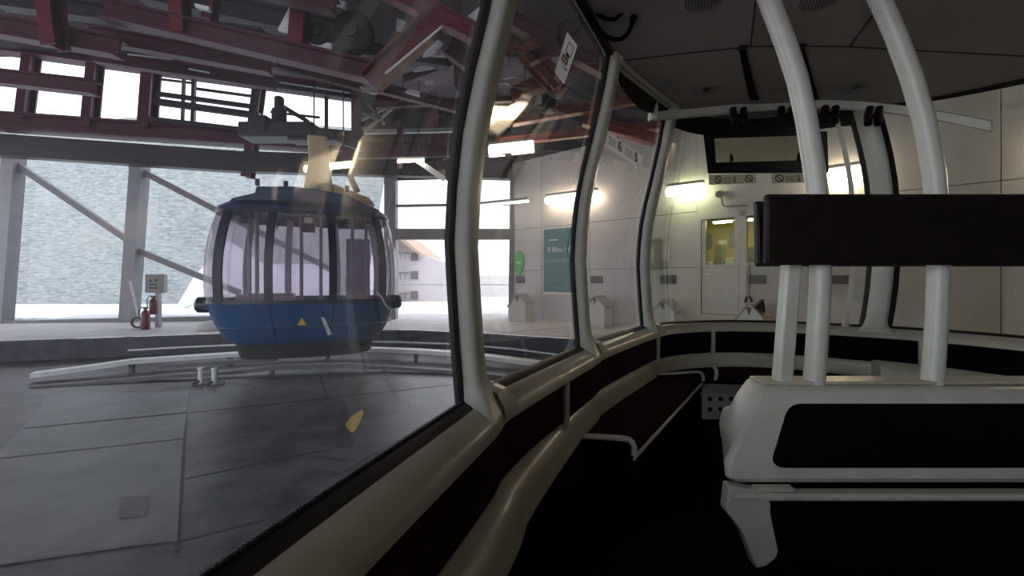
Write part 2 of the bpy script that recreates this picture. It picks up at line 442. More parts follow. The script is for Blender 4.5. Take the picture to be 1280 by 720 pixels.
# black band along the head of the windows
mb = MB(); rows = []
ss = srange(SP1, SP1+TOT, .05)
def head(s):                                      # depth of the black band
    if SP3 <= s <= SP4: return .125
    if SP2 <= s < SP3: return .03+.10*math.sin(math.pi*min(1, (s-SP2)/(SP3-SP2)))
    return .035
for o, f in ((.004, 1.0), (.01, .5), (.02, 0)):
    rows.append([W(s, offz(ztop(s)-head(s)*f)+o, ztop(s)-head(s)*f) for s in ss])
mb.loft(rows); struct('window_head_band', mb, M['frit'])
# ceiling
bm = bmesh.new(); vs = []
for s in srange(0, TOT*.999, .06):
    p = W(s, .12, 2.26); vs.append(bm.verts.new(p))
bm.faces.new(vs)
for yy in (2.1, 3.2):
    bmesh.ops.bisect_plane(bm, geom=bm.verts[:]+bm.edges[:]+bm.faces[:], plane_co=(0, yy, 0), plane_no=(0, 1, 0))
for v in bm.verts: v.co.z = zc(v.co.y)
bmesh.ops.triangulate(bm, faces=bm.faces[:])
me = bpy.data.meshes.new('ceiling'); bm.to_mesh(me); bm.free(); me.materials.append(M['ceil'])
o = bpy.data.objects.new('ceiling', me); COL.objects.link(o); o['kind'] = 'structure'
# cabin roof skin above the ceiling
mb = MB(); mb.loft([[W(s, .10, zc(at_s(s).y)) for s in srange(0, TOT, .1)], [W(s, .10, 2.5) for s in srange(0, TOT, .1)]])
mb.poly([W(s, .10, 2.5) for s in srange(0, TOT*.99, .1)])
struct('roof', mb, M['bluedark'])
# floor
mb = MB(); mb.poly([W(s, .03, 0.0) for s in srange(0, TOT*.995, .1)]); struct('floor', mb, M['floor'])

def cpt(u, v):                                   # point on the ceiling seen at a pixel
    k = (CY-v)/F; Y = 1.11/k
    if Y > 2.1: Y = (1.11-.125*2.1)/(k-.125)
    return V(((u-CX)/F*Y, Y, zc(Y)))
mb = MB()
for pl in ([(735, 79), (790, 74), (860, 66), (938, 58), (1000, 57), (1060, 58), (1130, 62), (1280, 70)], [(947, -20), (938, 57)], [(1108, -5), (1062, 58)]):
    pts = [cpt(*q) for q in pl]
    for a, b in zip(pts, pts[1:]):
        a = V((a.x, a.y, a.z-.001)); b = V((b.x, b.y, b.z-.001)); mb.bar(a, b, .007, .004)
struct('trim_6', mb, M['seam'], smooth=False)
# white trim at the ceiling edge between the second and third pillars
mb = MB()
for o in (.165, .20):
    mb.tube([W(s, o+offz(ztop(s))-.155, ztop(s)-.02) for s in srange(SP2-.02, SP3+.02, .1)], .014, 8)
struct('trim_7', mb, M['white'])
mb = MB(); mb.tube([W(s, offz(ztop(s))+.01, ztop(s)-.008) for s in srange(SP0, SP2, .1)], .012, 8)
struct('trim_8', mb, M['rubber'])

# ceiling speaker grilles, lights
def disc_at(c, r, prof, m, name, parent, n=28): return MB().lathe(c, prof, n, (0, 0, -1)).build(name, m, parent)
for (u, v), lab in (((880, -3), 'round perforated speaker grille in the cabin ceiling, left of the pole'), ((1026, -4), 'round perforated speaker grille in the cabin ceiling, right of the pole')):
    c = cpt(u, v); t = thing('ceiling_speaker', lab, 'speaker', c, 'ceiling speakers')
    disc_at(c, .1, [(.092, -.002), (.092, .004), (.085, .006), (.0, .006)], M['ceil'], 'rim', t)
    g = MB()
    for i in range(-6, 7):
        for j in range(-6, 7):
            x, y = i*.0125+(j % 2)*.006, j*.0115
            if x*x+y*y < .074**2: g.lathe((c.x+x, c.y+y, c.z-.0062), [(.0036, 0), (.0036, -.001)], 6, (0, 0, 1))
    g.build('grille', M['black'], t)
for (u, v), lab, big in (((883, 110), 'round recessed ceiling light with dark centre above the left rail', 1), ((985, 104), 'faint flush round ceiling light between the two straps', 0), ((1070, 107), 'small round recessed ceiling light right of the straps', 1)):
    c = cpt(u, v); t = thing('ceiling_light', lab, 'ceiling light', c, 'recessed ceiling lights')
    MB().lathe(c, [(.085, -.01), (.085, .003), (.06, .009), (.0, .010)], 28, (0, -.12, -1)).build('cover', M['ceil2'], t)
    if big: MB().lathe((c.x, c.y-.0015, c.z-.0105), [(.021, -.004), (.020, .002), (.0, .002)], 16, (0, -.12, -1)).build('lens', M['black'], t)
# straps on the ceiling
for a, b, lab in (((928, 58), (943, 122), 'black tapered strap along the cabin ceiling, left of the pole'), ((1001, 56), (1018, 121), 'black tapered strap along the cabin ceiling, right of the pole')):
    pa, pb = cpt(*a), cpt(*b); t = thing('ceiling_strap', lab, 'strap', pa, 'ceiling straps')
    rows = []
    for k in range(9):
        q = k/8; c = pa.lerp(pb, q); w = .017+.013*q; sag = -.012-.03*math.sin(math.pi*q)**.7*.5
        rows.append([V((c.x-w, c.y, c.z+sag)), V((c.x-w*.8, c.y, c.z+sag-.006)), V((c.x+w*.8, c.y, c.z+sag-.006)), V((c.x+w, c.y, c.z+sag))])
    MB().loft(rows, True, True).build('band', M['padblack'], t)
    MB().box((pa.x, pa.y, pa.z-.008), .036, .03, .016).build('anchor', M['black'], t, bevel=.003)
# hanging strap loops at the left of the ceiling
for pts, lab in (([(730, -6), (737, 8), (747, 18), (758, 24), (769, 24), (777, 17), (781, 6), (783, -6)], 'black hanging strap loop nearest the viewer at the left ceiling edge'),
                 ([(741, 27), (748, 37), (757, 45), (767, 49.5), (777, 49), (785, 42), (789, 33), (792, 22)], 'black hanging strap loop, second along the left ceiling edge')):
    t = thing('strap_loop', lab, 'strap handle', P(*pts[3], 1.78), 'hanging strap loops')
    path = [P(u, v, 1.74) for u, v in pts]
    path = [cpt(*pts[0])]+path+[cpt(*pts[-1])] if pts[0][1] > 0 else path
    rr = [.009]*len(path)
    if pts[0][1] > 0: rr[-1] = .016; rr[-2] = .014
    MB().tube(path, rr, 10, 1.0).build('loop', M['padblack'], t)
# white rail with ski clips in front of the end window
rail = thing('grab_rail', 'white curved grab rail running under the ceiling before the end window', 'rail', P(815, 146, 2.72))
rp = [(812, 146, 2.76), (840, 143.5, 2.82), (870, 141, 2.85), (905, 137.5, 2.86), (940, 134, 2.86), (975, 131.5, 2.84), (1010, 130.5, 2.80), (1045, 131, 2.74), (1080, 133, 2.66), (1120, 137, 2.55), (1180, 146, 2.36), (1240, 158, 2.2)]
rp = [P(*q) for q in rp]
mb = MB(); rows = []
for i, p in enumerate(rp):
    d = rp[min(i+1, len(rp)-1)]-rp[max(i-1, 0)]; d.z = 0; d.normalize(); n = V((-d.y, d.x, 0)); hh = .031
    rows.append([p+n*.018+V((0, 0, hh*.8)), p+V((0, 0, hh)), p-n*.018+V((0, 0, hh*.8)), p-n*.02, p-n*.018-V((0, 0, hh*.8)), p-V((0, 0, hh)), p+n*.018-V((0, 0, hh*.8))])
mb.loft(rows, True, True); mb.build('bar', M['white'], rail)
mb = MB(); mb.bar(P(817, 150, 2.75), P(817, 108, 2.72), .05, .04, (0, 1, 0)); mb.build('bracket', M['white'], rail, bevel=.006)
mb = MB(); mb.bar(P(824, 137, 2.78), P(846, 152, 3.0), .02, .02); mb.build('stay', M['black'], rail)
for (ua, ub, v, Y, tilt, lab) in ((917, 930, 145, 2.78, .0, 'dark double ski clip on the white rail, leftmost of the row'), (976, 989, 144, 2.76, .35, 'dark double ski clip on the white rail, left of the pole'),
                               (1030, 1043, 143.5, 2.68, .55, 'dark double ski clip on the white rail, right of the pole'), (1085, 1097, 145, 2.58, .7, 'dark double ski clip on the white rail, rightmost of the row')):
    t = thing('ski_clip', lab, 'clip', P((ua+ub)/2, v, Y), 'ski clips on the white rail')
    for u in (ua, ub):
        c = P(u, v, Y); dx = .024*(tilt+.12)
        a, b = c+V((dx*1.25, .015, .056)), c+V((-dx*1.25, -.03, -.060))
        MB().tube([a+(a-b)*.03, a, c, b, b+(b-a)*.03], [.010, .021, .022, .021, .010], 12).build('arm', M['clip'], t)
    c = P((ua+ub)/2, v, Y)
    MB().box((c.x, c.y+.0, c.z-.002), .06, .022, .026).build('bridge', M['clip'], t, bevel=.004)

# hopper window in the end glass
def on_end(u, v, inset=.02):                      # point on the curved end glass seen at a pixel
    d = V(((u-CX)/F, 1, (CY-v)/F)); lo, hi = 1.6, 4.5
    def inside(y):
        q = V((d.x*y, y)); i = s_near(q.x, q.y); s = ACC[i]; p, tt, n = frame_s(s)
        return (q-p).dot(n)-(offz(EYE+d.z*y)+inset) > 0
    for _ in range(40):
        m = (lo+hi)/2
        if inside(m): lo = m
        else: hi = m
    return V((d.x*lo, lo, EYE+d.z*lo))
def patch(mb, corners, inset, nx=6, ny=2, thick=0):
    (a, b, c, d) = corners                         # tl, tr, br, bl in pixels
    rows = []
    for j in range(ny+1):
        row = []
        for i in range(nx+1):
            s, t = i/nx, j/ny
            u = (a[0]*(1-s)+b[0]*s)*(1-t)+(d[0]*(1-s)+c[0]*s)*t; v = (a[1]*(1-s)+b[1]*s)*(1-t)+(d[1]*(1-s)+c[1]*s)*t
            row.append(on_end(u, v, inset))
        rows.append(row)
    mb.loft(rows); return mb
hop = thing('hopper_window', 'black framed tilting vent window set high in the end glass', 'window', on_end(950, 215, .02))
mb = MB()
O = [(879, 167), (1034, 164), (1036, 216), (885, 217)]; I = [(893, 173), (1020, 169), (1021, 200), (895, 203)]
for k in range(4):
    a, b = O[k], O[(k+1) % 4]; c, d = I[(k+1) % 4], I[k]
    patch(mb, [a, b, c, d], .03, 8, 2)
mb.build('frame', M['frit'], hop)
patch(MB(), I, .022, 8, 2).build('pane', M['glassH'], hop)
for u, v in ((914, 198), (998, 197)):
    q = on_end(u, v, .035); MB().tube([q+V((0, 0, .035)), q+V((0, -.004, .012)), q+V((0, -.006, -.012)), q+V((0, 0, -.025))], [.007, .011, .017, .012], 10).build('latch', M['black'], hop)

# pictogram strips
def ban(mb, c, ax, ay, r):
    mb.ring(c, ax, ay, r*.72, r, 22); a = (ax*.7-ay*.7)
    q = V(c); w = (ax*.7+ay*.7)*r*.14
    mb.quad(q-a*r*.85-w, q-a*r*.85+w, q+a*r*.85+w, q+a*r*.85-w)
def strip_sticker(corners, picts, label, inset=.008, grp='prohibition sticker strips', m=None):
    cp = on_end(sum(c[0] for c in corners)/4, sum(c[1] for c in corners)/4, inset)
    t = thing('sticker_strip', label, 'sticker', cp, grp)
    patch(MB(), corners, inset, 8, 1).build('backing', m or M['stickerclear'], t)
    def q(s, r, ex=.004):
        a, b, c, d = corners
        u = (a[0]*(1-s)+b[0]*s)*(1-r)+(d[0]*(1-s)+c[0]*s)*r; v = (a[1]*(1-s)+b[1]*s)*(1-r)+(d[1]*(1-s)+c[1]*s)*r
        return on_end(u, v, inset+ex)
    for s in picts:
        mb = MB(); c = q(s, .5); ay = (q(s, .0)-q(s, 1.0))/2; ax = q(min(1, s+.05), .5)-q(max(0, s-.05), .5); ax.normalize(); L_ = ay.length; ay.normalize()
        ban(mb, c, ax, ay, L_*.82); mb.build('prohibition_mark', M['ink'], t)
    for s in picts:
        mb = MB()
        for s2, w in ((s+.11, .17), ):
            for r in (.28, .45, .62, .8):
                if s2+w < 1: mb.quad(q(s2, r), q(s2+w, r), q(s2+w, r+.05), q(s2, r+.05))
        if mb.v: mb.build('small_print', M['ink'], t)
        for k in range(2):
            mb = MB(); sx = s+.32+k*.035
            if sx+.02 < 1:
                mb.quad(q(sx, .2), q(sx+.018, .2), q(sx+.018, .42), q(sx, .42)); mb.quad(q(sx, .46), q(sx+.018, .46), q(sx+.018, .9), q(sx, .9)); mb.build('ski_mark', M['ink'], t)
    return t
strip_sticker([(886, 218.5), (945, 217.5), (945, 229), (886, 231)], [.2, .85], 'grey sticker strip with prohibition circles below the left half of the vent window')
strip_sticker([(964, 217), (1034, 216), (1034, 228), (965, 229)], [.14, .68], 'grey sticker strip with prohibition circles below the right half of the vent window')
strip_sticker([(749, 156), (803, 195), (803, 209), (748, 173)], [.12, .5, .86], 'slanting white sticker strip with prohibition circles on the narrow side window', inset=.014, m=M['sticker'])
# white notice card on the middle side window
card = [(709, 40), (722, 57), (705, 106), (693, 90)]
t = thing('notice_sticker', 'white notice sticker with red square symbol high on the side window', 'sticker', on_end(707, 73, .008))
patch(MB(), card, .008, 2, 2).build('backing', M['sticker'], t)
def cq(s, r, ex=.012):
    a, b, c, d = card
    u = (a[0]*(1-s)+b[0]*s)*(1-r)+(d[0]*(1-s)+c[0]*s)*r; v = (a[1]*(1-s)+b[1]*s)*(1-r)+(d[1]*(1-s)+c[1]*s)*r
    return on_end(u, v, ex)
def cquad(mb, s0, r0, s1, r1): mb.quad(cq(s0, r0), cq(s1, r0), cq(s1, r1), cq(s0, r1))
mb = MB(); cquad(mb, .32, .12, .82, .14); cquad(mb, .32, .36, .82, .38); cquad(mb, .32, .12, .37, .38); cquad(mb, .77, .12, .82, .38); cquad(mb, .38, .38, .7, .44)
cquad(mb, .1, .66, .9, .685); cquad(mb, .5, .70, .85, .715)
mb.build('symbol_outline', M['ink'], t)
mb = MB(); cquad(mb, .18, .46, .72, .50); cquad(mb, .18, .58, .72, .62); cquad(mb, .18, .46, .28, .62); cquad(mb, .62, .46, .72, .62); cquad(mb, .36, .50, .42, .58); cquad(mb, .48, .50, .54, .58)
mb.build('red_symbol', M['redink'], t)

# far bench along the left wall
bench = thing('side_bench', 'dark bench seat with pale end lips along the left wall toward the corner', 'bench', (.8, 2.5, 0))
sb0, sb1 = SN(.235, 1.90), SN(1.02, 3.09)
fr0, fr1 = V((.535, 1.835)), V((1.44, 3.16))
ss = srange(sb0, sb1, .06); back = [frame_s(s) for s in ss]; back = [p+n*.075 for p, _, n in back]
front = [fr0.lerp(fr1, i/(len(ss)-1)) for i in range(len(ss))]
def brow(f, z, k=1.0): return [V((b.x+(c.x-b.x)*f, b.y+(c.y-b.y)*f, z)) for b, c in zip(back, front)]
mb = MB(); mb.loft([brow(0, .40), brow(0, .455), brow(.3, .450), brow(.7, .448), brow(.9, .446), brow(.97, .438), brow(1.0, .42), brow(1.0, .375), brow(.97, .365), brow(.6, .365)])
mb.build('seat', M['pad'], bench)
for idx, nm in ((0, 'end_lip'), (-1, 'end_lip')):
    b, c = back[idx], front[idx]; d = (front[1]-front[0]).normalized()*(-.010 if idx == 0 else .010)
    path = [(0, .452), (.4, .453), (.8, .452), (.93, .449), (1.0, .436), (1.03, .415), (1.03, .38)]
    MB().tube([V((b.x+(c.x-b.x)*f+d.x, b.y+(c.y-b.y)*f+d.y, z)) for f, z in path], .0125, 10).build(nm, M['white'], bench)
mb = MB(); mb.tube([V((c.x, c.y, .362)) for c in front], .010, 8); mb.build('front_trim', M['white'], bench)
mb = MB(); mb.loft([brow(.9, .36), brow(.55, .0)]); mb.build('base', M['floor'], bench)
mb = MB(); mb.poly([V((back[0].x, back[0].y, .44)), V((front[0].x, front[0].y, .41)), V((front[0].x, front[0].y, .36)), V((back[0].x+.15, back[0].y-.1, .02)), V((back[0].x, back[0].y, .02))]); mb.build('end_panel', M['padblack'], bench)
# near seat folded down against the wall
sn0, sn1 = SN(-.30, .6), SN(.20, 1.84)
mb = MB(); ss = srange(sn0, sn1-.03, .05)
rows = [[W(s, o+.0, z) for s in ss] for o, z in ((.06, .44), (.11, .438), (.135, .42), (.145, .3), (.14, .12), (.115, .1), (.06, .1))]
mb.loft(rows, False, False); 
fold = thing('folding_seat', 'dark side seat folded flat against the wall nearest the viewer', 'folding seat', W((sn0+sn1)/2, .08, .1))
mb.build('seat', M['padblack'], fold)

# ------------------------------------------------------------------ centre seat
XM = 1.62
ctr = thing('centre_seat', 'white moulded centre seat unit with black padded back and folded seat', 'seat', (XM, 1.55, 0))
def ringz(z, xl, yf, yb, c=.02):
    xr = 2*XM-xl; zl = [(.45, .855), (.475, .845), (.53, .826), (.63, .84), (.757, .945)]; xb = .945
    for (a, x), (b, y) in zip(zl, zl[1:]):
        if z <= b: xb = x+(y-x)*max(0, z-a)/(b-a); break
    return [V((xb, yb, z)), V((xl, yf+c, z)), V((xl+c*.3, yf+c*.35, z)), V((xl+c, yf, z)), V((xr-c, yf, z)), V((xr-c*.3, yf+c*.35, z)), V((xr, yf+c, z)), V((2*XM-xb, yb, z))]
lev = [(.452, .80, 1.46, 1.60), (.458, .755, 1.425, 1.63), (.475, .735, 1.415, 1.64), (.52, .735, 1.424, 1.645), (.60, .790, 1.447, 1.65), (.70, .857, 1.478, 1.66), (.742, .887, 1.492, 1.665), (.752, .900, 1.50, 1.665), (.757, .915, 1.515, 1.66)]
shell = MB().loft([ringz(z, a, b, c) for z, a, b, c in lev], True, True).build('backrest_shell', M['white'], ctr)
lev2 = [(.452, .90, 1.66, 1.76), (.50, .868, 1.66, 1.76), (.56, .856, 1.66, 1.75), (.622, .866, 1.66, 1.74), (.627, .875, 1.66, 1.73)]
def ringb(z, xl, yf, yb):
    xr = 2*XM-xl; return [V((xl, yf, z)), V((xr, yf, z)), V((xr, yb-.03, z)), V((xr-.03, yb, z)), V((xl+.03, yb, z)), V((xl, yb-.03, z))]
MB().loft([ringb(*q) for q in lev2], True, True).build('rear_shell', M['white'], ctr)
MB().box((XM, 1.60, .765), 1.36, .10, .012).build('top_strip', M['whitelow'], shell, bevel=.004)
def front_y(z):
    for a, b in zip(lev[2:], lev[3:]):
        if z <= b[0]: return a[2]+(b[2]-a[2])*(z-a[0])/(b[0]-a[0])
    return 1.5
def rounded(poly, r, n=6):
    out = []; N = len(poly)
    for i in range(N):
        p0, p1, p2 = V(poly[i-1]), V(poly[i]), V(poly[(i+1) % N])
        a = p1+(p0-p1).normalized()*r; b = p1+(p2-p1).normalized()*r
        for k in range(n+1):
            t = k/n; out.append(a*(1-t)**2+p1*2*t*(1-t)+b*t*t)
    return out
xl_t, xl_b = .985, .880
pp = rounded([(xl_t, .710), (2*XM-xl_t, .710), (2*XM-xl_b, .513), (xl_b, .513)], .045)
mb = MB(); cx_, cz_ = XM, .61
mb.loft([[V((x, front_y(z)+.004, z)) for x, z in pp], [V((x, front_y(z)-.012, z)) for x, z in pp], [V((cx_+(x-cx_)*.985, front_y(z)-.016, cz_+(z-cz_)*.93)) for x, z in pp], [V((cx_+(x-cx_)*.5, front_y(z)-.016, cz_+(z-cz_)*.5)) for x, z in pp]], True, True)
mb.build('back_pad', M['padblack'], shell, label='black padded back panel')
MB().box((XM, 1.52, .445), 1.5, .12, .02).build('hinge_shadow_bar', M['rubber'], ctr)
for sgn in (-1, 1):
    h = MB(); x0 = XM+sgn*(XM-.885)
    h.box((x0, 1.412, .444), .13, .03, .014); h.build('hinge', M['white'], ctr, bevel=.003)
# folded seat below
mb = MB()
def farm(sgn):
    pts = [(912, 608), (908, 640), (918, 652), (930, 668), (938, 690), (946, 712), (958, 709), (970, 700), (976, 686), (977, 665), (968, 640), (958, 616)]
    m_ = MB(); base = [P(u, v, 1.40) for u, v in pts]
    if sgn > 0: base = [V((2*XM-p.x, p.y, p.z)) for p in base]
    m_.prism(base, (0, .05, 0)); m_.build('seat_arm', M['white'], ctr, bevel=.008, seg=3)
for sgn in (-1, 1): farm(sgn)
sfr = MB().bar((.745, 1.415, .420), (2*XM-.745, 1.415, .420), .05, .024).build('seat_frame', M['white'], ctr, bevel=.008)
pp = [(.855, .432), (2*XM-.855, .432), (2*XM-.86, .05), (.93, .03)]
mb = MB(); q = rounded([(.85, .404), (2*XM-.85, .404), (2*XM-.92, .06), (.92, .06)], .04)
mb.loft([[V((x, 1.45, z)) for x, z in q], [V((x, 1.405, z)) for x, z in q], [V((XM+(x-XM)*.97, 1.395, .25+(z-.25)*.93)) for x, z in q]], True, True)
mb.build('seat_pad', M['padblack'], sfr, label='black folded seat pad')
MB().box((XM, 1.62, .22), 1.2, .10, .44).build('pedestal', M['floor'], ctr, bevel=.01)
MB().box((.80, 1.47, .38), .05, .05, .12).build('pivot', M['black'], ctr, bevel=.01)
# posts on the seat
mb = MB(); mb.bar(P(977, 483, 1.58), P(990, 318, 1.585), .058, .05, (0, 1, 0))
tag(mb.build('support_post', M['white'], bevel=.010, seg=3), 'flat white post rising from the seat top to the dark board, left one', 'post')
pole_px = [(1017, 483, 1.58), (1021, 430, 1.585), (1025, 360, 1.59), (1026, 300, 1.59), (1023, 250, 1.60), (1016, 200, 1.60), (1008, 150, 1.60), (997, 100, 1.60), (984, 60, 1.60), (969, 20, 1.60), (960, -3, 1.60), (954, -16, 1.595)]
tag(MB().tube(catpts := [P(*q) for q in pole_px], .0365, 16).build('handrail_pole', M['white']), 'round white pole bending from the seat top up to the ceiling, beside the clips', 'pole')
pole2 = [(1165, 483, 1.58), (1171, 400, 1.59), (1174, 300, 1.59), (1168, 220, 1.60), (1155, 150, 1.60), (1139, 95, 1.60), (1120, 45, 1.60), (1101, 2, 1.60), (1093, -14, 1.595)]
tag(MB().tube([P(*q) for q in pole2], .034, 16).build('handrail_pole', M['white']), 'round white pole crossing the top right corner of the ceiling', 'pole')
# dark boards on the posts
brd = thing('leaning_board', 'wide dark brown padded board fixed across the white posts', 'board', P(1100, 330, 1.5))
x0, x1 = .925, 2.06
def slab(mb, x0, x1, yt, yb, zt, zb, th):
    c = .012; rows = []
    for x, ins in ((x0, .008), (x0+.006, 0), (x1-.006, 0), (x1, .008)):
        rows.append([V((x, yt-th+ins, zt-c)), V((x, yt-th+c, zt-ins)), V((x, yt, zt-ins)), V((x, yb, zb+ins)), V((x, yb-th+c, zb+ins)), V((x, yb-th+ins, zb+c))])
    mb.loft(rows, True, True)
mb = MB(); slab(mb, x0, x1, 1.53, 1.535, 1.462, 1.205, .03); mb.build('front_pad', M['board'], brd)
mb = MB(); slab(mb, P(947, 0, 1.68).x, x1+.02, 1.71, 1.70, 1.470, 1.205, .03); mb.build('rear_pad', M['black'], brd)
for x in (1.32, 1.48, 1.9): MB().box((x, 1.60, 1.33), .05, .17, .03).build('bracket', M['black'], brd)

# ================================================================== STATION
# pit floor, plates
mb = MB(); mb.poly([(-16, -4, -.4), (8, -4, -.4), (8, 11, -.4), (-16, 11, -.4)]); struct('ground', mb, M['pit'])
def plate(pts, label, t=.012):
    ps = [PZ(u, v, -.398) for u, v in pts]
    mb = MB(); mb.prism(ps, (0, 0, t)); tag(mb.build('floor_plate', M['plate']), label, 'steel plate', 'steel plates on the pit floor')
plate([(60, 496), (236, 490), (234, 516), (30, 536)], 'pale steel floor plate, farthest of the three at the left')
plate([(28, 538), (233.5, 518), (229, 549), (-10, 575)], 'pale steel floor plate, middle of the three at the left')
plate([(-12, 577), (228.5, 551), (222, 676), (160, 683), (-60, 715)], 'large pale steel floor plate with a hatch, nearest the viewer')
mb = MB(); ps = [PZ(u, v, -.385) for u, v in ((150, 623), (186, 620), (182, 645), (148, 648))]; mb.prism(ps, (0, 0, .006))
tag(mb.build('floor_hatch', M['galvdark']), 'small dark square hatch lid on the nearest steel plate', 'hatch')
mb = MB()
for a, b in (((236, 516), (600, 477)), ((232, 598), (420, 560)), ((225, 676), (330, 650)), ((235, 490), (222, 690)), ((400, 470), (410, 500))):
    a, b = PZ(*a, -.3985), PZ(*b, -.3985); mb.bar(a, b, .022, .003)
struct('trim_9', mb, M['rubber'], smooth=False)
mb = MB(); mb.poly([PZ(u, v, -.394) for u, v in ((452, 512), (455, 515), (450, 527), (444, 538), (440, 541), (434, 536), (432, 530), (440, 520))])
tag(mb.build('floor_arrow', M['yellow']), 'small yellow painted mark on the dark pit floor', 'floor marking')
# platform
edge = [(-14, 6.6), (-10, 7.7), (-7.75, 8.45), (-6.3, 8.95), (-4.5, 9.5), (-2.3, 9.6), (-.6, 9.0), (1.1, 8.2), (2.5, 7.1), (3.9, 5.6), (4.8, 4.2), (5.2, 2.4), (5.4, -4)]
edge = [V((x, y)) for x, y in edge]
back_ = [V((13, -4)), V((13, 3)), V((3, 14.2)), (V((-14, 14)))]
mb = MB(); mb.poly([(p.x, p.y, 0) for p in edge]+[(p.x, p.y, 0) for p in back_]); struct('platform', mb, M['plat'], smooth=False)
mb = MB(); mb.loft([[(p.x, p.y, -.012) for p in edge], [(p.x, p.y+.02, -.41) for p in edge]])
mb.loft([[(p.x, p.y-.03, .001) for p in edge], [(p.x, p.y-.03, -.05) for p in edge], [(p.x, p.y+.04, -.05) for p in edge]])
struct('platform_edge', mb, M['platface'])
# guide rails
def railthing(name, label, px, w, h, m, legs, lm):
    pts = [P(u, v, Y) for u, v, Y in px]
    t = thing(name, label, 'guide rail', pts[len(pts)//2])
    rows = []
    for i, p in enumerate(pts):
        d = pts[min(i+1, len(pts)-1)]-pts[max(i-1, 0)]; d.z = 0; d.normalize(); n = V((-d.y, d.x, 0))
        rows.append([p-n*w/2, p-n*w/2-V((0, 0, h)), p+n*w/2-V((0, 0, h)), p+n*w/2])
    MB().loft(rows, True, True).build('rail', m, t)
    for i in legs:
        p = pts[i]; MB().box((p.x, p.y, (p.z-h-.4)/2), .06, .06, p.z-h+.4).build('leg', lm, t)
    return t
railthing('guide_rail', 'pale curved guide rail ledge sweeping below and behind the blue gondola',
          [(40, 466, 6.35), (110, 457, 6.7), (165, 449, 7.0), (225, 445, 7.35), (287, 441, 7.7), (350, 438, 8.0), (410, 436, 8.2), (467, 434.5, 8.28), (520, 436.5, 8.1), (562, 439, 7.9), (605, 443, 7.65), (675, 452, 7.1), (720, 459, 6.7), (760, 470, 6.2)], .22, .07, M['galv'], (2, 4, 6, 8, 10, 12), M['galvdark'])
railthing('guide_rail', 'dark low guide rail with short feet in front of the pale ledge',
          [(40, 482, 6.0), (110, 477, 6.2), (165, 472, 6.35), (225, 467, 6.5), (290, 463, 6.7), (340, 458, 6.9), (420, 456, 7.1), (480, 457, 7.1), (560, 462, 6.9), (640, 470, 6.5), (720, 482, 6.0)], .10, .06, M['galvdark'], (0, 1, 2, 5, 7, 9), M['galvdark'])
mb = MB()
pts = [(160, 438, 7.8), (230, 434, 8.1), (300, 431, 8.4), (360, 428, 8.6), (420, 427, 8.7), (490, 427.5, 8.7), (565, 430, 8.5), (640, 436, 8.0), (715, 446, 7.3)]
tag(mb.tube([P(*q) for q in pts], .018, 8).build('cable', M['galv']), 'thin pale pipe running along the dark platform edge', 'pipe')
# two bumper stands
for (u, v), lab in (((251, 479), 'small steel foot stand on the pit floor, left one of the pair'), ((268, 480), 'small steel foot stand on the pit floor, right one of the pair')):
    b = PZ(u, v, -.4); t = thing('foot_stand', lab, 'stand', b, 'foot stands below the rail')
    MB().lathe(b, [(.035, 0), (.035, .20), (.045, .21), (.045, .24), (0, .24)], 12).build('post', M['galv'], t)
    m_ = MB()
    for a in (0, 2.1, 4.2): m_.bar(b+V((0, 0, .05)), b+V((.13*math.cos(a+.3), .13*math.sin(a+.3), .015)), .03, .03)
    m_.build('foot', M['galvdark'], t)
b = PZ(258, 466, -.28); mb = MB(); mb.bar(b+V((-.62, -.1, .12)), b+V((.9, .35, .15)), .10, .06); tag(mb.build('bumper_bar', M['galvdark'], bevel=.01), 'dark flat bumper bar carried above the two foot stands', 'bar')

# facade --------------------------------------------------------------
def FY(u): return 12.7/(1-.113*(u-CX)/F)
def facade(u, v, d=0): return P(u, v, FY(u)+d)
def fbar(mb, a, b, w, dep=.2): 
    mb.bar(facade(*a), facade(*b), dep, w, (0, 0, 1)) if abs(a[0]-b[0]) > abs(a[1]-b[1]) else mb.bar(facade(*a), facade(*b), w, dep, (0, 1, 0))
def fs(a, b, wpx, m, name='facade_frame', dep=.2):
    mb = MB(); fbar(mb, a, b, wpx*FY((a[0]+b[0])/2)/F, dep); return struct(name, mb, M[m])
fs((176, 195), (160, 420), 15, 'frame', 'facade_column', .3)
fs((489, 195), (489, 414), 14, 'frame', 'facade_column', .3)
fs((20, 170), (0, 425), 16, 'frame', 'facade_column', .3)
fs((164, 207), (285, 270), 7, 'frame', 'facade_brace', .12); fs((285, 270), (420, 340), 7, 'frame', 'facade_brace', .12)
fs((160, 308), (300, 366), 7, 'frame', 'facade_brace', .12); fs((20, 205), (160, 300), 7, 'frame', 'facade_brace', .12)
fs((495, 293), (640, 293), 13, 'frame', 'facade_transom', .25)
fs((495, 257.5), (640, 255), 3, 'frame', 'facade_transom', .1)
fs((640, 225), (638, 398), 5, 'frame', 'facade_column', .2)
fs((0, 405), (300, 398), 8, 'frame', 'facade_kerb', .3)
mb = MB(); mb.poly([facade(u, v, .12) for u, v in ((0, 190), (489, 190), (489, 412), (0, 412))]); struct('window_10', mb, M['glassS'])
mb = MB(); mb.poly([facade(u, v, .12) for u, v in ((495, 226), (638, 224), (638, 293), (495, 293))]); struct('window_11', mb, M['glassS'])
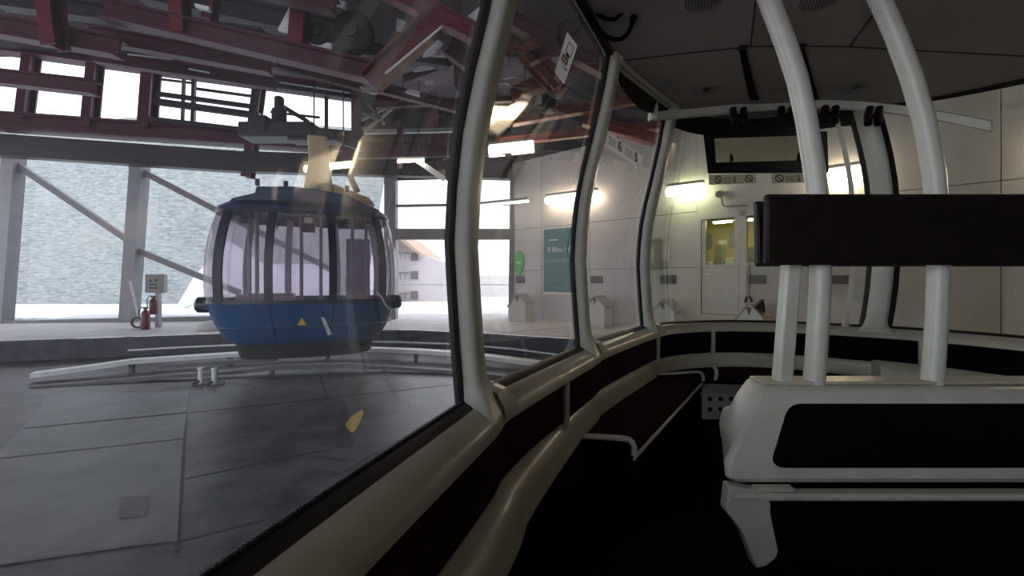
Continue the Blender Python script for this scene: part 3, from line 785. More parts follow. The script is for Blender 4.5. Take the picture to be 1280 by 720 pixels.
# main beam above the glazing and clerestory members
def beam(a, b, wpx, m='maroon', Ya=None, Yb=None, kind='i', dep=None, name='roof_beam'):
    Ya = Ya if Ya else FY(a[0])-.3; Yb = Yb if Yb else (FY(b[0])-.3 if Ya > 9.5 else Ya)
    pa, pb = P(*a, Ya), P(*b, Yb); h = wpx*(Ya+Yb)/2/F; mb = MB()
    up = (0, 0, 1) if abs(a[0]-b[0]) > abs(a[1]-b[1]) else (0, 1, 0)
    if abs(a[0]-b[0]) <= abs(a[1]-b[1]):
        if kind == 'i': mb.ibeam(pa, pb, h, dep or h*1.1, up)
        else: mb.bar(pa, pb, h, dep or h, up)
    else:
        if kind == 'i': mb.ibeam(pa, pb, dep or h*.8, h, up)
        else: mb.bar(pa, pb, dep or h, h, up)
    struct(name, mb, M[m])
beam((-60, 148), (640, 196), 19, 'maroon', dep=.5)
beam((-60, 178), (300, 203), 26, 'darksteel', kind='b', dep=.3); beam((300, 203), (640, 213), 24, 'darksteel', kind='b', dep=.3)
beam((-60, 49), (640, 144), 16, 'maroon', dep=.4)
for a, b, w, m in (((190, 82), (184, 162), 14, 'maroon'), ((243, 85), (241, 165), 4, 'darksteel'), ((326, 95), (310, 222), 11, 'maroon'), ((447, 105), (448, 210), 12, 'maroon'), ((120, 75), (112, 160), 12, 'maroon'), ((40, 70), (30, 150), 12, 'maroon'), ((540, 118), (545, 200), 14, 'maroon')):
    beam(a, b, w, m, kind='i' if w > 8 else 'b')
for a, b, w in (((195, 117), (320, 134), 5), ((195, 127), (325, 145), 7), ((200, 99), (242, 104), 2.5), ((246, 111), (320, 121), 3), ((184, 148), (330, 165), 5), ((330, 158), (440, 168), 7), ((338, 140), (400, 147), 2.5), ((230, 98), (228, 155), 3)):
    beam(a, b, w, 'darksteel', kind='b', Ya=10.8, Yb=11.2)
beam((345, 128), (385, 152), 5, 'darksteel', kind='b', Ya=10.6, Yb=10.6)
# clerestory lower fill walls (dark) right of the openings
mb = MB(); mb.poly([facade(u, v, .05) for u, v in ((452, 120), (640, 145), (640, 222), (495, 226), (452, 205))]); struct('facade_infill', mb, M['roof'])
mb = MB(); mb.poly([facade(u, v, .2) for u, v in ((-80, 10), (640, 10), (640, 140), (440, 116), (-80, 45))]); struct('facade_infill', mb, M['roof'])
mb = MB(); mb.poly([facade(u, v, .06) for u, v in ((455, 138), (478, 150), (478, 182), (455, 188))]); struct('window_12', mb, M['glassS'])

# roof slab with overhead machinery deck
mb = MB(); mb.box((-2, 3.25, 7.2), 34, 15.7, .2); struct('station_roof', mb, M['roof'])
overhead = [
 ((130, 12), (470, 92), 24, 'maroon', 5.2), ((110, 42), (340, 84), 19, 'maroon', 6.2), ((120, 72), (345, 106), 13, 'maroon', 7.2),
 ((340, 78), (470, 112), 12, 'maroon', 7.4), ((222, -30), (228, 44), 16, 'redsteel', 5.2), ((270, -30), (262, 26), 12, 'maroon', 5.4),
 ((548, 22), (462, 104), 27, 'redsteel', 5.0), ((470, -20), (640, 66), 22, 'redsteel', 4.9), ((452, 104), (640, 152), 12, 'maroon', 6.5),
 ((380, -30), (372, 70), 18, 'redsteel', 5.6), ((350, 56), (470, 95), 14, 'redsteel', 5.4), ((300, -20), (420, 8), 20, 'maroon', 5.0),
 ((560, 60), (600, 90), 18, 'maroon', 5.4), ((470, 132), (640, 124), 7, 'maroon', 7.5), ((440, 60), (560, 78), 16, 'darksteel', 6.2),
 ((150, 25), (330, 50), 22, 'darksteel', 7.0), ((180, -10), (420, 40), 26, 'darksteel', 7.4), ((240, 92), (440, 120), 8, 'darksteel', 8.6),
 ((390, 196), (640, 190), 8, 'maroon', 8.6), ((400, 168), (470, 190), 8, 'maroon', 9.0), ((500, 150), (500, 210), 6, 'maroon', 9.0),
 ((455, 165), (600, 162), 5, 'greysteel', 9.4), ((-20, 30), (150, 60), 24, 'maroon', 5.6), ((-60, 90), (120, 110), 18, 'maroon', 7.0), ((60, -30), (70, 60), 18, 'redsteel', 5.4),
 ((0, 0), (150, 20), 20, 'darksteel', 6.5), ((570, 0), (575, 110), 12, 'maroon', 6.0), ((505, 100), (620, 60), 10, 'maroon', 6.6)]
for a, b, w, m, Y in overhead:
    beam(a, b, w, m, Y, Y, kind='i' if w > 9 else 'b')
# lighter bolts, plates and panels among the beams
for i, (q, Y, m) in enumerate([(([(366, 0), (377, 3), (367, 42), (347, 37)], 5.5, 'palepanel')), ([(383, 46), (395, 52), (414, 54), (413, 61), (390, 57)], 5.7, 'palepanel'),
        ([(334, 64), (365, 76), (363, 79), (335, 71)], 5.9, 'palepanel'), ([(366, 77), (402, 84), (400, 88), (372, 83)], 5.9, 'palepanel'), ([(235, 41), (255, 47), (254, 51), (236, 46)], 6.0, 'palepanel'),
        ([(265, 50), (332, 65), (331, 68), (267, 54)], 6.4, 'palepanel'), ([(243, 4), (261, 8), (261, 13), (244, 9)], 5.1, 'palepanel'), ([(206, 35), (215, 36), (216, 46), (202, 45)], 6.6, 'greysteel'),
        ([(540, 44), (554, 54), (540, 68), (528, 70)], 5.6, 'palepanel'), ([(556, 60), (566, 55), (563, 70), (540, 69)], 5.7, 'palepanel'), ([(496, 22), (508, 27), (503, 38), (495, 36)], 5.2, 'greysteel'), ([(540, 5), (568, 18), (560, 22), (534, 10)], 5.2, 'greysteel'), ([(525, 82), (543, 84), (520, 88), (516, 88)], 5.6, 'palepanel'),
        ([(410, -2), (432, 2), (430, 9), (412, 3)], 5.3, 'palepanel'), ([(582, 22), (600, 8), (598, 30), (583, 46)], 5.4, 'palepanel'), ([(530, 101), (541, 100), (541, 103), (531, 105)], 6.0, 'palepanel'),
        ([(510, 111), (524, 114), (524, 120), (506, 115)], 6.3, 'palepanel'), ([(453, 104), (475, 106), (478, 116), (462, 116)], 6.3, 'greysteel'), ([(270, 70), (315, 78), (314, 82), (271, 73)], 6.6, 'greysteel')]):
    mb = MB(); mb.prism([P(u, v, Y) for u, v in q], (0, .05, 0)); struct('roof_plate', mb, M[m], smooth=False)
for (u0, v0, u1, v1, Y) in ((482, 92, 553, 33, 4.85), (416, 78, 434, 92, 5.3), (432, 82, 462, 102, 5.3), (330, 100, 437, 116, 8.0), (236, 86, 262, 91, 7.0), (160, 68, 215, 74, 7.0)):
    mb = MB(); mb.bar(P(u0, v0, Y), P(u1, v1, Y), .02, .022); struct('roof_pipe', mb, M['palepanel'])
# truss to the right of the clerestory
for a, b in (((452, 150), (485, 133)), ((455, 165), (490, 135)), ((460, 130), (475, 150)), ((470, 140), (480, 155)), ((453, 142), (470, 148)), ((452, 160), (480, 166))):
    beam(a, b, 3.2, 'greysteel', 9.6, 9.6, kind='b')
for a, b, w in (((520, 200), (556, 224), 6), ((545, 201), (560, 225), 4), ((430, 205), (447, 240), 6)):
    beam(a, b, w, 'palepanel' if w == 6 and a[0] > 500 else 'maroon', 9.0, 9.0, kind='b')
# sheaves
for u, v, r, lab in ((400, 44, 15, 'dark smaller sheave wheel among the red beams'), (441, 42, 26, 'dark large sheave wheel among the red beams')):
    Yw = 5.35 if r > 20 else 5.75; c = P(u, v, Yw); R = r/F*Yw; t = thing('sheave', lab, 'wheel', c, 'overhead sheave wheels')
    MB().lathe(c-V((0, .07, 0)), [(R*.92, 0), (R, .02), (R*.9, .05), (R*.9, .09), (R, .12), (R*.92, .14)], 28, (0, 1, 0)).build('tyre', M['rubber'], t)
    MB().lathe(c-V((0, .085, 0)), [(R*.35, 0), (R*.35, .03), (R*.15, .035)], 20, (0, -1, 0)).build('hub', M['darksteel'], t)
# drive machine in front of the clerestory
t = thing('drive_motor', 'dark blue grey drive machine below the bright roof opening', 'machine', P(350, 165, 8.6))
MB().box(P(352, 166, 8.6), 1.5, .5, .30).build('housing', M['darksteel'], t, bevel=.03)
MB().lathe(P(349, 150, 8.5), [(.14, -.2), (.14, .2), (.09, .24), (.09, .45), (.05, .48)], 18, (0, 0, 1)).build('motor', M['darksteel'], t)
MB().box(P(395, 172, 8.6), 1.0, .4, .22).build('gearbox', M['darksteel'], t, bevel=.03)
MB().box(P(328, 158, 8.5), .35, .35, .35).build('junction_box', M['darksteel'], t, bevel=.03)
for u in (318, 408):
    q = P(u, 166, 8.75); MB().bar(q, (q.x, q.y, 7.1), .06, .06).build('hanger_rod', M['darksteel'], t)

# roof structure seen through the right-hand side windows, in warm lamp light
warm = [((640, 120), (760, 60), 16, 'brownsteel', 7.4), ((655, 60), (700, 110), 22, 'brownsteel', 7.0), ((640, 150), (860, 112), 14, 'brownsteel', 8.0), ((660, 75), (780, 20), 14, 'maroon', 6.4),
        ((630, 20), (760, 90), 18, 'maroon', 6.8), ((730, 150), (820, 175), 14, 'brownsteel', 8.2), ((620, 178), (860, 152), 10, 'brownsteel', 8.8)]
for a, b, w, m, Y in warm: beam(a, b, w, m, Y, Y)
for q, Y in (([(662, 88), (690, 78), (700, 88), (672, 98)], 7.2), ([(676, 110), (715, 100), (700, 122), (668, 130)], 7.6), ([(630, 85), (655, 80), (648, 95), (628, 98)], 7.0), ([(770, 95), (782, 85), (786, 92), (775, 104)], 7.4)):
    mb = MB(); mb.prism([P(u, v, Y) for u, v in q], (0, .06, 0)); struct('roof_plate', mb, M['palepanel'], smooth=False)
t = thing('loudspeaker', 'small black box speaker hanging among the roof beams beyond the side window', 'loudspeaker', P(686, 128, 6.6))
mb = MB(); mb.box(P(686, 129, 6.6), .18, .16, .3, .4); mb.build('case', M['black'], t, bevel=.015)
MB().bar(P(686, 117, 6.6), P(687, 92, 6.6), .03, .03).build('bracket', M['darksteel'], t)

# white station wall --------------------------------------------------
WD = V((.76, -.65, 0)).normalized(); WN = V((-WD.y, WD.x, 0)); 
if WN.y > 0: WN = -WN                               # faces the viewer
W0 = V((-.05, 12.72, 0))
def tw(u):
    k = (u-CX)/F; return (W0.y*k-W0.x)/(WD.x-WD.y*k)
def wp(t, z, out=0): p = W0+WD*t+WN*out; return V((p.x, p.y, z))
def wz(u, v):
    p = W0+WD*tw(u); return EYE-(v-CY)/F*p.y
TOPZ = 4.7; T0, T1 = tw(638), tw(1280)+2.0
D0, D1, WIN1 = tw(871), tw(924), tw(1010)
DZ0, DZ1 = .36, wz(871, 268)
def wbox(mb, t0, t1, z0, z1, o0=-.15, o1=0):
    a = (t0+t1)/2; mb.frame(wp(a, (z0+z1)/2, (o0+o1)/2), WD, WN, (0, 0, 1), (t1-t0)/2, (o1-o0)/2, (z1-z0)/2)
J1, J2 = 1.43, 2.66
mb = MB(); g = .012
ts = [T0, tw(677), tw(737), D0]
for a, b in zip(ts, ts[1:]):
    for z0, z1 in ((0, J1), (J1, J2), (J2, TOPZ)): wbox(mb, a+g/2, b-g/2, z0+g/2, z1-g/2)
wbox(mb, D0, D1, 0, DZ0); wbox(mb, D0, WIN1, DZ1, TOPZ); wbox(mb, D1, WIN1, 0, J1-g/2)
ts = [WIN1]+[WIN1+2.4*(i+1) for i in range(3)]
for a, b in zip(ts, ts[1:]):
    for z0, z1 in ((0, J1), (J1, J2), (J2, TOPZ)): wbox(mb, a+g/2, b-g/2, z0+g/2, z1-g/2)
struct('wall_right', mb, M['wall'], smooth=False)
mb = MB(); wbox(mb, T0, D0, 0, TOPZ, -.2, -.152); wbox(mb, WIN1, ts[-1], 0, TOPZ, -.2, -.152); struct('wall_backing', mb, M['joint'], smooth=False)
# upper dark wall to the roof
mb = MB(); wbox(mb, T0-.1, ts[-1], TOPZ, 9.2, -.3, -.1); struct('wall_upper', mb, M['roof'], smooth=False)
# the rest of the hall, unseen: walls added to dim it, openings shaped for light
mb = MB(); mb.box((5.4, -4.6, 3.3), 13.8, .2, 8); mb.box((-9, -4.6, 6.1), 15, .2, 2.4); struct('wall_back', mb, M['roof'], smooth=False)
mb = MB(); mb.box((-16, -1.8, 3.3), .2, 5.6, 8); mb.box((-16, 6.85, 6.1), .2, 11.7, 2.4); struct('wall_far_left', mb, M['roof'], smooth=False)
mb = MB(); mb.box((12.3, -.5, 3.3), .2, 8.4, 8); struct('wall_side', mb, M['roof'], smooth=False)
# booth behind the door
mb = MB(); wbox(mb, D0-1.2, WIN1+1.5, 0, 3.2, -2.9, -2.8)
wbox(mb, D0-1.25, D0-1.2, 0, 3.2, -2.9, -.2); wbox(mb, WIN1+1.5, WIN1+1.55, 0, 3.2, -2.9, -.2); struct('wall_booth', mb, M['mustard'], smooth=False)
mb = MB(); wbox(mb, D0-1.25, WIN1+1.55, 3.2, 3.25, -2.9, -.2); wbox(mb, D0-1.25, WIN1+1.55, .30, .35, -2.9, -.2); struct('ceiling', mb, M['wall'], smooth=False)
desk = thing('desk', 'olive desk seen through the booth door window', 'desk', wp((D0+D1)/2, .35, -1.6))
mb = MB(); wbox(mb, D0-.9, WIN1+.5, 1.28, 1.33, -2.2, -1.3); mb.build('desk_top', M['olive'], desk)
for a in (D0-.85, WIN1+.4):
    mb = MB(); wbox(mb, a, a+.06, .35, 1.28, -2.1, -1.4); mb.build('side_panel', M['olive'], desk)
k = 0
for a, z0, w, h, m, lab, nm, cat in ((5.06, 1.332, .26, .30, 'paper', 'white stack of paper at the left end of the booth desk', 'paper_stack', 'papers'), (5.36, 1.332, .20, .72, 'olive', 'tall dark olive case standing on the booth desk', 'case', 'case'),
                       (5.60, 1.332, .24, .36, 'paper', 'white box on the booth desk by the window', 'box', 'box'), (5.95, 1.332, .3, .62, 'olive', 'olive case on the booth desk behind the second pane', 'case', 'case'), (6.3, 1.332, .3, .5, 'paper', 'white box on the booth desk behind the second pane', 'box', 'box')):
    mb = MB(); wbox(mb, a, a+w, z0, z0+h, -2.0, -1.7); tag(mb.build(nm, M[m], bevel=.012), lab, cat)
for a, z0, w, h, m, lab in ((4.80, 2.0, .22, .42, 'olive', 'dark green notice pinned at the left of the mustard booth wall'), (5.18, 1.95, .20, .30, 'paper', 'white notice pinned to the mustard booth wall'), (5.45, 2.0, .30, .5, 'greysign', 'grey framed notice at the right of the mustard booth wall')):
    mb = MB(); wbox(mb, a, a+w, z0, z0+h, -2.797, -2.78); tag(mb.build('notice', M[m] if m in M else M['signgrey']), lab, 'notice', 'notices inside the booth')
t = thing('booth_lamp', 'bright tube lamp on the booth ceiling behind the door window', 'lamp', wp(D0+1.2, 2.95, -1.5))
mb = MB(); wbox(mb, D0-.05, D0+.35, 2.56, 2.60, -1.6, -1.5); wbox(mb, D0+.42, D0+.8, 2.56, 2.60, -1.6, -1.5); mb.build('tube', M['lampbooth'], t)
mb = MB(); wbox(mb, D0-.1, D0+.85, 2.60, 2.66, -1.65, -1.45); mb.build('housing', M['doorwhite'], t)
# door and window frame
door = thing('door_1', 'white booth door with a window in its upper half', 'door', wp((D0+D1)/2, DZ0, 0)); door['kind'] = 'structure'
mb = MB(); fw = .09
wbox(mb, D0, D0+fw, DZ0, DZ1, -.12, .03); wbox(mb, D0, WIN1, DZ1-.13, DZ1, -.12, .03); wbox(mb, D1, D1+.14, DZ0, DZ1, -.12, .03); wbox(mb, D0, D1, DZ0, DZ0+.05, -.12, .06)
mb.build('frame', M['doorwhite'], door, smooth=False)
mb = MB(); wbox(mb, D0+fw+.01, D1-.01, DZ0+.06, J1, -.10, 0); leaf = mb.build('leaf', M['doorwhite'], door, bevel=.01)
mb = MB(); wbox(mb, D0+fw+.01, D0+fw+.09, J1, DZ1-.13, -.10, 0); wbox(mb, D1-.09, D1-.01, J1, DZ1-.13, -.10, 0); wbox(mb, D0+fw, D1, J1, J1+.05, -.1, .005); mb.build('window_frame', M['doorwhite'], door, smooth=False)
mb = MB(); mb.quad(wp(D0+fw+.08, J1, -.05), wp(D1-.08, J1, -.05), wp(D1-.08, DZ1-.12, -.05), wp(D0+fw+.08, DZ1-.12, -.05)); mb.build('pane', M['glassR'], door)
mb = MB(); mb.bar(wp(D0+fw+.05, 1.28, .05), wp(D0+fw+.19, 1.28, .05), .02, .02); mb.bar(wp(D0+fw+.05, 1.28, 0), wp(D0+fw+.05, 1.28, .06), .02, .02); mb.build('handle', M['galv'], leaf)
mb = MB(); wbox(mb, D1+.14, WIN1, J1, J1+.08, -.12, .03); wbox(mb, WIN1-.08, WIN1, J1, DZ1, -.12, .03); struct('window_13', mb, M['doorwhite'], smooth=False)
mb = MB(); mb.quad(wp(D1+.14, J1+.05, -.05), wp(WIN1-.05, J1+.05, -.05), wp(WIN1-.05, DZ1-.1, -.05), wp(D1+.14, DZ1-.1, -.05)); struct('window_14', mb, M['glassR'])

# plaques
def z_at(u, v, out=.0):
    p = W0+WD*tw(u); return EYE-(v-CY)/F*p.y
for u, lab in ((650.5, 'small dark wall plaque below the green sign'), (746, 'small dark wall plaque beyond the teal poster'), (835.5, 'small dark wall plaque left of the booth door'), (946, 'small dark wall plaque under the second booth window'), (1050.5, 'small dark wall plaque right of the white posts')):
    tt = tw(u); Y = (W0+WD*tt).y; z = z_at(u, 349.5); w = (11 if u < 700 else 13.5 if u < 800 else 16)/F*Y*1.25; h = (9 if u < 800 else 11)/F*Y
    mb = MB(); wbox(mb, tt-w/2, tt+w/2, z-h/2, z+h/2, .005, .025)
    tag(mb.build('wall_plaque', M['plaque'], bevel=.004), lab, 'plaque', 'dark plaques along the white wall')
# green oval sign
tt = tw(649); zz = z_at(649, 328.5); t = thing('green_sign', 'green footprint shaped sign on the white wall', 'sign', wp(tt, zz-.35, .01))
mb = MB(); out = []
for k in range(28):
    a = 2*math.pi*k/28; r = 1; x = math.sin(a)*.19*(1+.16*math.cos(a)); z = math.cos(a)*.36
    out.append(wp(tt+x*1.05, zz+z, .03))
mb.prism(out, tuple(-WN*.02)); mb.build('panel', M['green'], t, smooth=False)
mb = MB(); wbox(mb, tt-.085, tt+.085, zz-.02, zz+.035, .031, .036); mb.build('lettering_bar', M['paper'], t)
# teal poster
pa, pb = tw(680.5), tw(716); z0, z1 = z_at(690, 365), z_at(690, 286.5)
t = thing('teal_poster', 'tall teal poster with faint white lettering on the station wall', 'poster', wp((pa+pb)/2, z0, .01))
mb = MB(); wbox(mb, pa, pb, z0, z1, .008, .03); mb.build('panel', M['teal'], t, smooth=False)
mb = MB(); wbox(mb, pa, pb, z0-.06, z0, .0, .05); mb.build('bottom_bar', M['paper'], t)
wdt = pb-pa
mb = MB(); wbox(mb, pa+.06*wdt, pb-.04*wdt, z0+(z1-z0)*.46, z0+(z1-z0)*.525, .03, .034); mb.build('text_band', M['teallight'], t)
mb = MB(); wbox(mb, pa+.2*wdt, pa+.5*wdt, z0+(z1-z0)*.815, z0+(z1-z0)*.835, .03, .034); mb.build('headline_dash', M['paper'], t)
text_mesh('8 Blau l d l', .205, wp(pa+.14*wdt, z0+(z1-z0)*.635, .034), WD, V((0, 0, 1)), 'letter', M['paper'], t)
# glass case
ca, cb = tw(800), tw(828); z0, z1 = z_at(812, 337), z_at(812, 299)
t = thing('notice_case', 'shallow glazed notice case on the white wall left of the booth door', 'display case', wp((ca+cb)/2, z0, 0))
mb = MB(); wbox(mb, ca, cb, z0, z1, 0, .03); mb.build('back_board', M['boxshade'], t)
mb = MB(); 
for a, b, c, d in ((ca, ca+.06, z0, z1), (cb-.06, cb, z0, z1), (ca, cb, z0, z0+.06), (ca, cb, z1-.05, z1)): wbox(mb, a, b, c, d, 0, .14)
mb.build('frame', M['greysteel'], t, smooth=False)
mb = MB(); mb.quad(wp(ca, z0, .12), wp(cb, z0, .12), wp(cb, z1, .12), wp(ca, z1, .12)); mb.build('pane', M['glassR'], t)
mb = MB(); wbox(mb, ca+.12, ca+.36, z0+.15, z1-.15, .031, .035); wbox(mb, ca+.5, ca+.72, z0+.2, z1-.12, .031, .035); mb.build('sheet', M['paper'], t)
# white boxes (ticket gates) along the wall
def gate(u, v, Y, w, h, rz, lab):
    b = P(u, v, Y); b.z = 0; t = thing('gate_box', lab, 'box', b, 'white gabled boxes along the wall', rz)
    d = .5; hw = w/2; eave = h*.70
    def lp(x, y, z): return V((x, y, z))
    mb = MB(); mb.prism([lp(-hw, -d/2, 0), lp(hw, -d/2, 0), lp(hw, -d/2, eave), lp(.10*w, -d/2, h), lp(-.10*w, -d/2, h), lp(-hw, -d/2, eave)], (0, d, 0)); mb.build('body', M['boxwhite'], t, local=True, smooth=False)
    mb = MB(); mb.prism([lp(-hw-.05, -d/2-.03, eave-.10), lp(-.05*w, -d/2-.03, h+.03), lp(.12*w, -d/2-.03, h+.03), lp(hw+.02, -d/2-.03, eave), lp(hw+.02, -d/2-.03, eave-.03), lp(.10*w, -d/2-.03, h-.01), lp(-.04*w, -d/2-.03, h-.01), lp(-hw-.03, -d/2-.03, eave-.13)], (0, d+.06, 0)); mb.build('lid', M['boxshade'], t, local=True, smooth=False)
    mb = MB(); mb.prism([lp(.02*w, -d/2-.004, h*.72), lp(.12*w, -d/2-.004, h*.95), lp(-.1*w, -d/2-.004, h*.97)], (0, .003, 0)); mb.build('slot', M['plaque'], t, local=True, smooth=False)
    return t
gate(651.5, 401, 11.7, .52, .74, -.5, 'white gabled box by the wall under the green sign')
gate(748, 408, 10.2, .50, .74, -.6, 'white gabled box by the wall right of the teal poster')
gate(833, 412, 9.0, .50, .70, -.7, 'white gabled box by the wall under the glazed notice case')
gate_last = gate(941, 414, 7.8, .46, .68, -.8, 'white gabled box beside the booth door with a dark opening')
mb = MB(); mb.prism([P(944, 383, 7.45), P(955, 374, 7.45), P(957, 392, 7.45)], (.02, .12, 0)); gt_ = mb.build('side_opening', M['black'], smooth=False); gt_.parent = gate_last; gt_.matrix_parent_inverse = Matrix.LocRotScale(gate_last.location, gate_last.rotation_euler, None).inverted()
b = P(950, 382, 7.5)
# squeegee hanging by the door
t = thing('squeegee', 'long handled squeegee leaning on the wall right of the booth door', 'squeegee', wp(tw(936), .8, .05))
MB().tube([wp(tw(937.5), z_at(937, 322), .06), wp(tw(936.5), z_at(936, 372), .08)], .014, 8).build('handle', M['greysteel'], t)
MB().tube([wp(tw(932), z_at(932, 378), .07), wp(tw(934), z_at(934, 372), .07), wp(tw(936.5), z_at(936, 370), .07), wp(tw(939), z_at(939, 372), .07), wp(tw(941), z_at(941, 378), .07)], .022, 8).build('head', M['black'], t)
# small lamp with pipe above the door
t = thing('wall_camera', 'small grey wall device on a bent pipe above the booth door', 'camera', wp(tw(902), z_at(902, 258), .05))
MB().tube([wp(tw(903), z_at(903, 246), .12), wp(tw(904), z_at(904, 256), .06), wp(tw(907), z_at(907, 258.5), .05), wp(tw(934), z_at(934, 257), .05)], .018, 8).build('pipe', M['greysteel'], t)
MB().lathe(wp(tw(902), z_at(902, 243), .12), [(.05, -.09), (.06, -.07), (.06, .05), (.075, .09)], 16, (-.6, -.7, -.3)).build('housing', M['greysteel'], t)

# lamps ---------------------------------------------------------------
def tubelamp(a, b, r, m, label, fixt='greysteel', up=.05, rods=0):
    pa, pb = V(a), V(b); t = thing('tube_lamp', label, 'lamp', (pa+pb)/2, 'fluorescent tube lamps')
    MB().tube([pa, pa.lerp(pb, .5), pb], r, 10).build('tube', M[m], t)
    MB().bar(pa+V((0, 0, r+up)), pb+V((0, 0, r+up)), .12, .06).build('housing', M[fixt], t)
    for k in (.2, .8)[:rods]:
        q = pa.lerp(pb, k); MB().bar((q.x, q.y, q.z+r+up), (q.x, q.y, 7.1), .02, .02).build('hanger_rod', M['darksteel'], t)
tubelamp(P(611, 190, 8.6), P(667, 184, 8.6), .11, 'lampwarm', 'bright tube lamp under the roof right of the first pillar', rods=2)
tubelamp(wp(tw(690), 3.34, .25), wp(tw(752), 3.30, .25), .10, 'lampwarm', 'bright wall lamp above the teal poster')
tubelamp(wp(tw(620)-.3, 3.36, .9), wp(tw(680), 3.30, .7), .025, 'lampcool', 'thin tube lamp high beside the wall left of the poster')
tubelamp(wp(tw(839), 3.12, .25), wp(tw(884), 3.10, .25), .10, 'lampgreen', 'greenish tube lamp on the wall left of the vent window')
tubelamp(wp(tw(1031), 3.0, .25), wp(tw(1080), 3.0, .25), .12, 'lampwarm', 'bright warm tube lamp on the wall right of the white pole')
tubelamp(P(380, 212, 7.6), P(441, 206, 7.9), .045, 'lampwarm', 'warm tube lamp above the blue gondola', rods=2)
tubelamp(P(497, 202, 8.8), P(530, 200, 8.8), .03, 'lampcool', 'short tube lamp under the beam right of the gondola', rods=2)

tubelamp(wp(tw(1290)+.3, 3.0, .25), wp(tw(1290)+1.5, 3.0, .25), .10, 'lampwarm', 'added unseen tube lamp on the wall at the far right')  # extra lamp out of view, added to brighten the cabin pillars
tubelamp(wp(tw(1290)+3.0, 3.0, .25), wp(tw(1290)+4.2, 3.0, .25), .10, 'lampwarm', 'added unseen tube lamp on the wall beyond the right side windows')  # second extra lamp out of view, added as fill for the cabin
# sign post, extinguishers, etc. at the left
b = P(197, 409, 10.1); b.z = 0
t = thing('notice_post', 'grey notice box on a short post by the left glazing', 'sign', b)
MB().box((b.x+.02, b.y, .55), .09, .09, 1.1).build('post', M['greysteel'], t)
c = P(195.5, 354.5, 10.0); MB().box(c, .40, .16, .44, .15).build('box', M['signgrey'], t, bevel=.015)
mb = MB()
for dx, dz, w, h in ((-.06, .07, .05, .03), (.06, .08, .05, .05), (0, -.02, .16, .025), (0, -.10, .16, .03)): mb.box((c.x+dx, c.y-.085+dx*.15, c.z+dz), w, .006, h, .15)
mb.build('markings', M['ink'], t)
def exting(u, v, Y, base, h, lab):
    p = P(u, v, Y); p.z = base if base is not None else p.z
    t = thing('fire_extinguisher', lab, 'fire extinguisher', p, 'fire extinguishers at the left glazing')
    MB().lathe(p, [(.075, 0), (.085, .02), (.085, h*.75), (.06, h*.85), (.03, h*.9), (.03, h)], 16).build('cylinder', M['red'], t)
    MB().tube([p+V((0, 0, h)), p+V((-.08, -.02, h*1.05)), p+V((-.14, -.02, h*.85)), p+V((-.13, -.02, h*.4))], .012, 8).build('hose', M['black'], t)
    MB().box(p+V((0, 0, h)), .09, .05, .05).build('valve', M['black'], t)
exting(182, 411, 9.65, 0, .50, 'red fire extinguisher standing on the platform by the left column')
exting(192, 393, 9.86, None, .42, 'red fire extinguisher hung on the notice post')
tag(MB().tube([P(163, 352, 9.9), P(176, 409, 9.9)], .022, 8).build('white_stick', M['palepanel']), 'thin white stick leaning by the left column', 'stick')
mb = MB(); c = P(172, 403, 9.8); mb.tube([c+V((.14*math.cos(a), 0, .12*math.sin(a))) for a in [k*.45 for k in range(15)]], .025, 8); tag(mb.build('hose_coil', M['black']), 'dark coiled hose standing by the left column', 'hose')
mb = MB(); c = P(267, 410, 9.6); c.z = 0
mb.lathe(c, [(.30, 0), (.34, .05), (.30, .13), (.18, .2), (.05, .22)], 18); o = mb.build('sandbag', M['sand']); tag(o, 'pale sandbag on the platform beside the gondola', 'sandbag')

# outdoors ------------------------------------------------------------
mb = MB(); mb.poly([(-60, 13.5, -.08), (30, 13.5, -.08), (40, 70, -.5), (-70, 70, -.5)]); struct('ground_outside', mb, M['snow'])
mb = MB()
rows = []
for k, (dy, z) in enumerate(((0, -1), (1.0, 2.5), (2.5, 6), (4.5, 9.5), (7, 12))):
    rows.append([V((x, 22+dy+(x+25)*.08+.4*math.sin(x*.7+k), z+.35*math.sin(x*.5+2*k)-max(0, x+11)*1.1*(k/4))) for x in [-52+i*1.5 for i in range(30)]])
mb.loft(rows); struct('hillside', mb, M['hill'])
mb = MB(); mb.poly([P(u, v, 20.5) for u, v in ((205, 408), (243, 345), (285, 300), (330, 330), (420, 330), (420, 408))]); struct('pale_slope', mb, M['snow'])
mb = MB(); mb.bar(P(200, 395, 19), P(262, 368, 19), .2, .25); struct('slope_kerb', mb, M['snow'])
for q in ([(168, 284), (183, 284), (182, 309), (168, 309)], [(172, 226), (186, 230), (180, 258), (166, 258)], [(166, 345), (182, 345), (182, 396), (166, 396)]):
    mb = MB(); mb.prism([P(u, v, 17) for u, v in q], (0, .2, 0)); struct('outdoor_panel', mb, M['glassS'], smooth=False)
# chalet
Yh = 26
t = thing('chalet', 'pale chalet with small windows and balconies outside the opening', 'building', P(530, 405, Yh))
mb = MB(); mb.prism([P(470, 410, Yh), P(560, 410, Yh), P(560, 330, Yh), P(523, 316, Yh), P(497, 294, Yh), P(470, 312, Yh)], (0, 6, 0)); mb.build('wall', M['chalet'], t, smooth=False)
mb = MB(); mb.prism([P(494, 290, Yh-.8), P(526, 316, Yh-.8), P(526, 320, Yh-.8), P(494, 296, Yh-.8)], (0, 7.5, 0)); mb.prism([P(494, 290, Yh-.8), P(494, 296, Yh-.8), P(466, 316, Yh-.8), P(466, 311, Yh-.8)], (0, 7.5, 0)); mb.build('roof', M['chaletroof'], t, smooth=False)
for u, v in ((518, 321), (518, 344), (518, 369), (479, 344)):
    c = P(u, v, Yh-.03); MB().box(c, .45, .08, .5).build('window', M['chaletdark'], t)
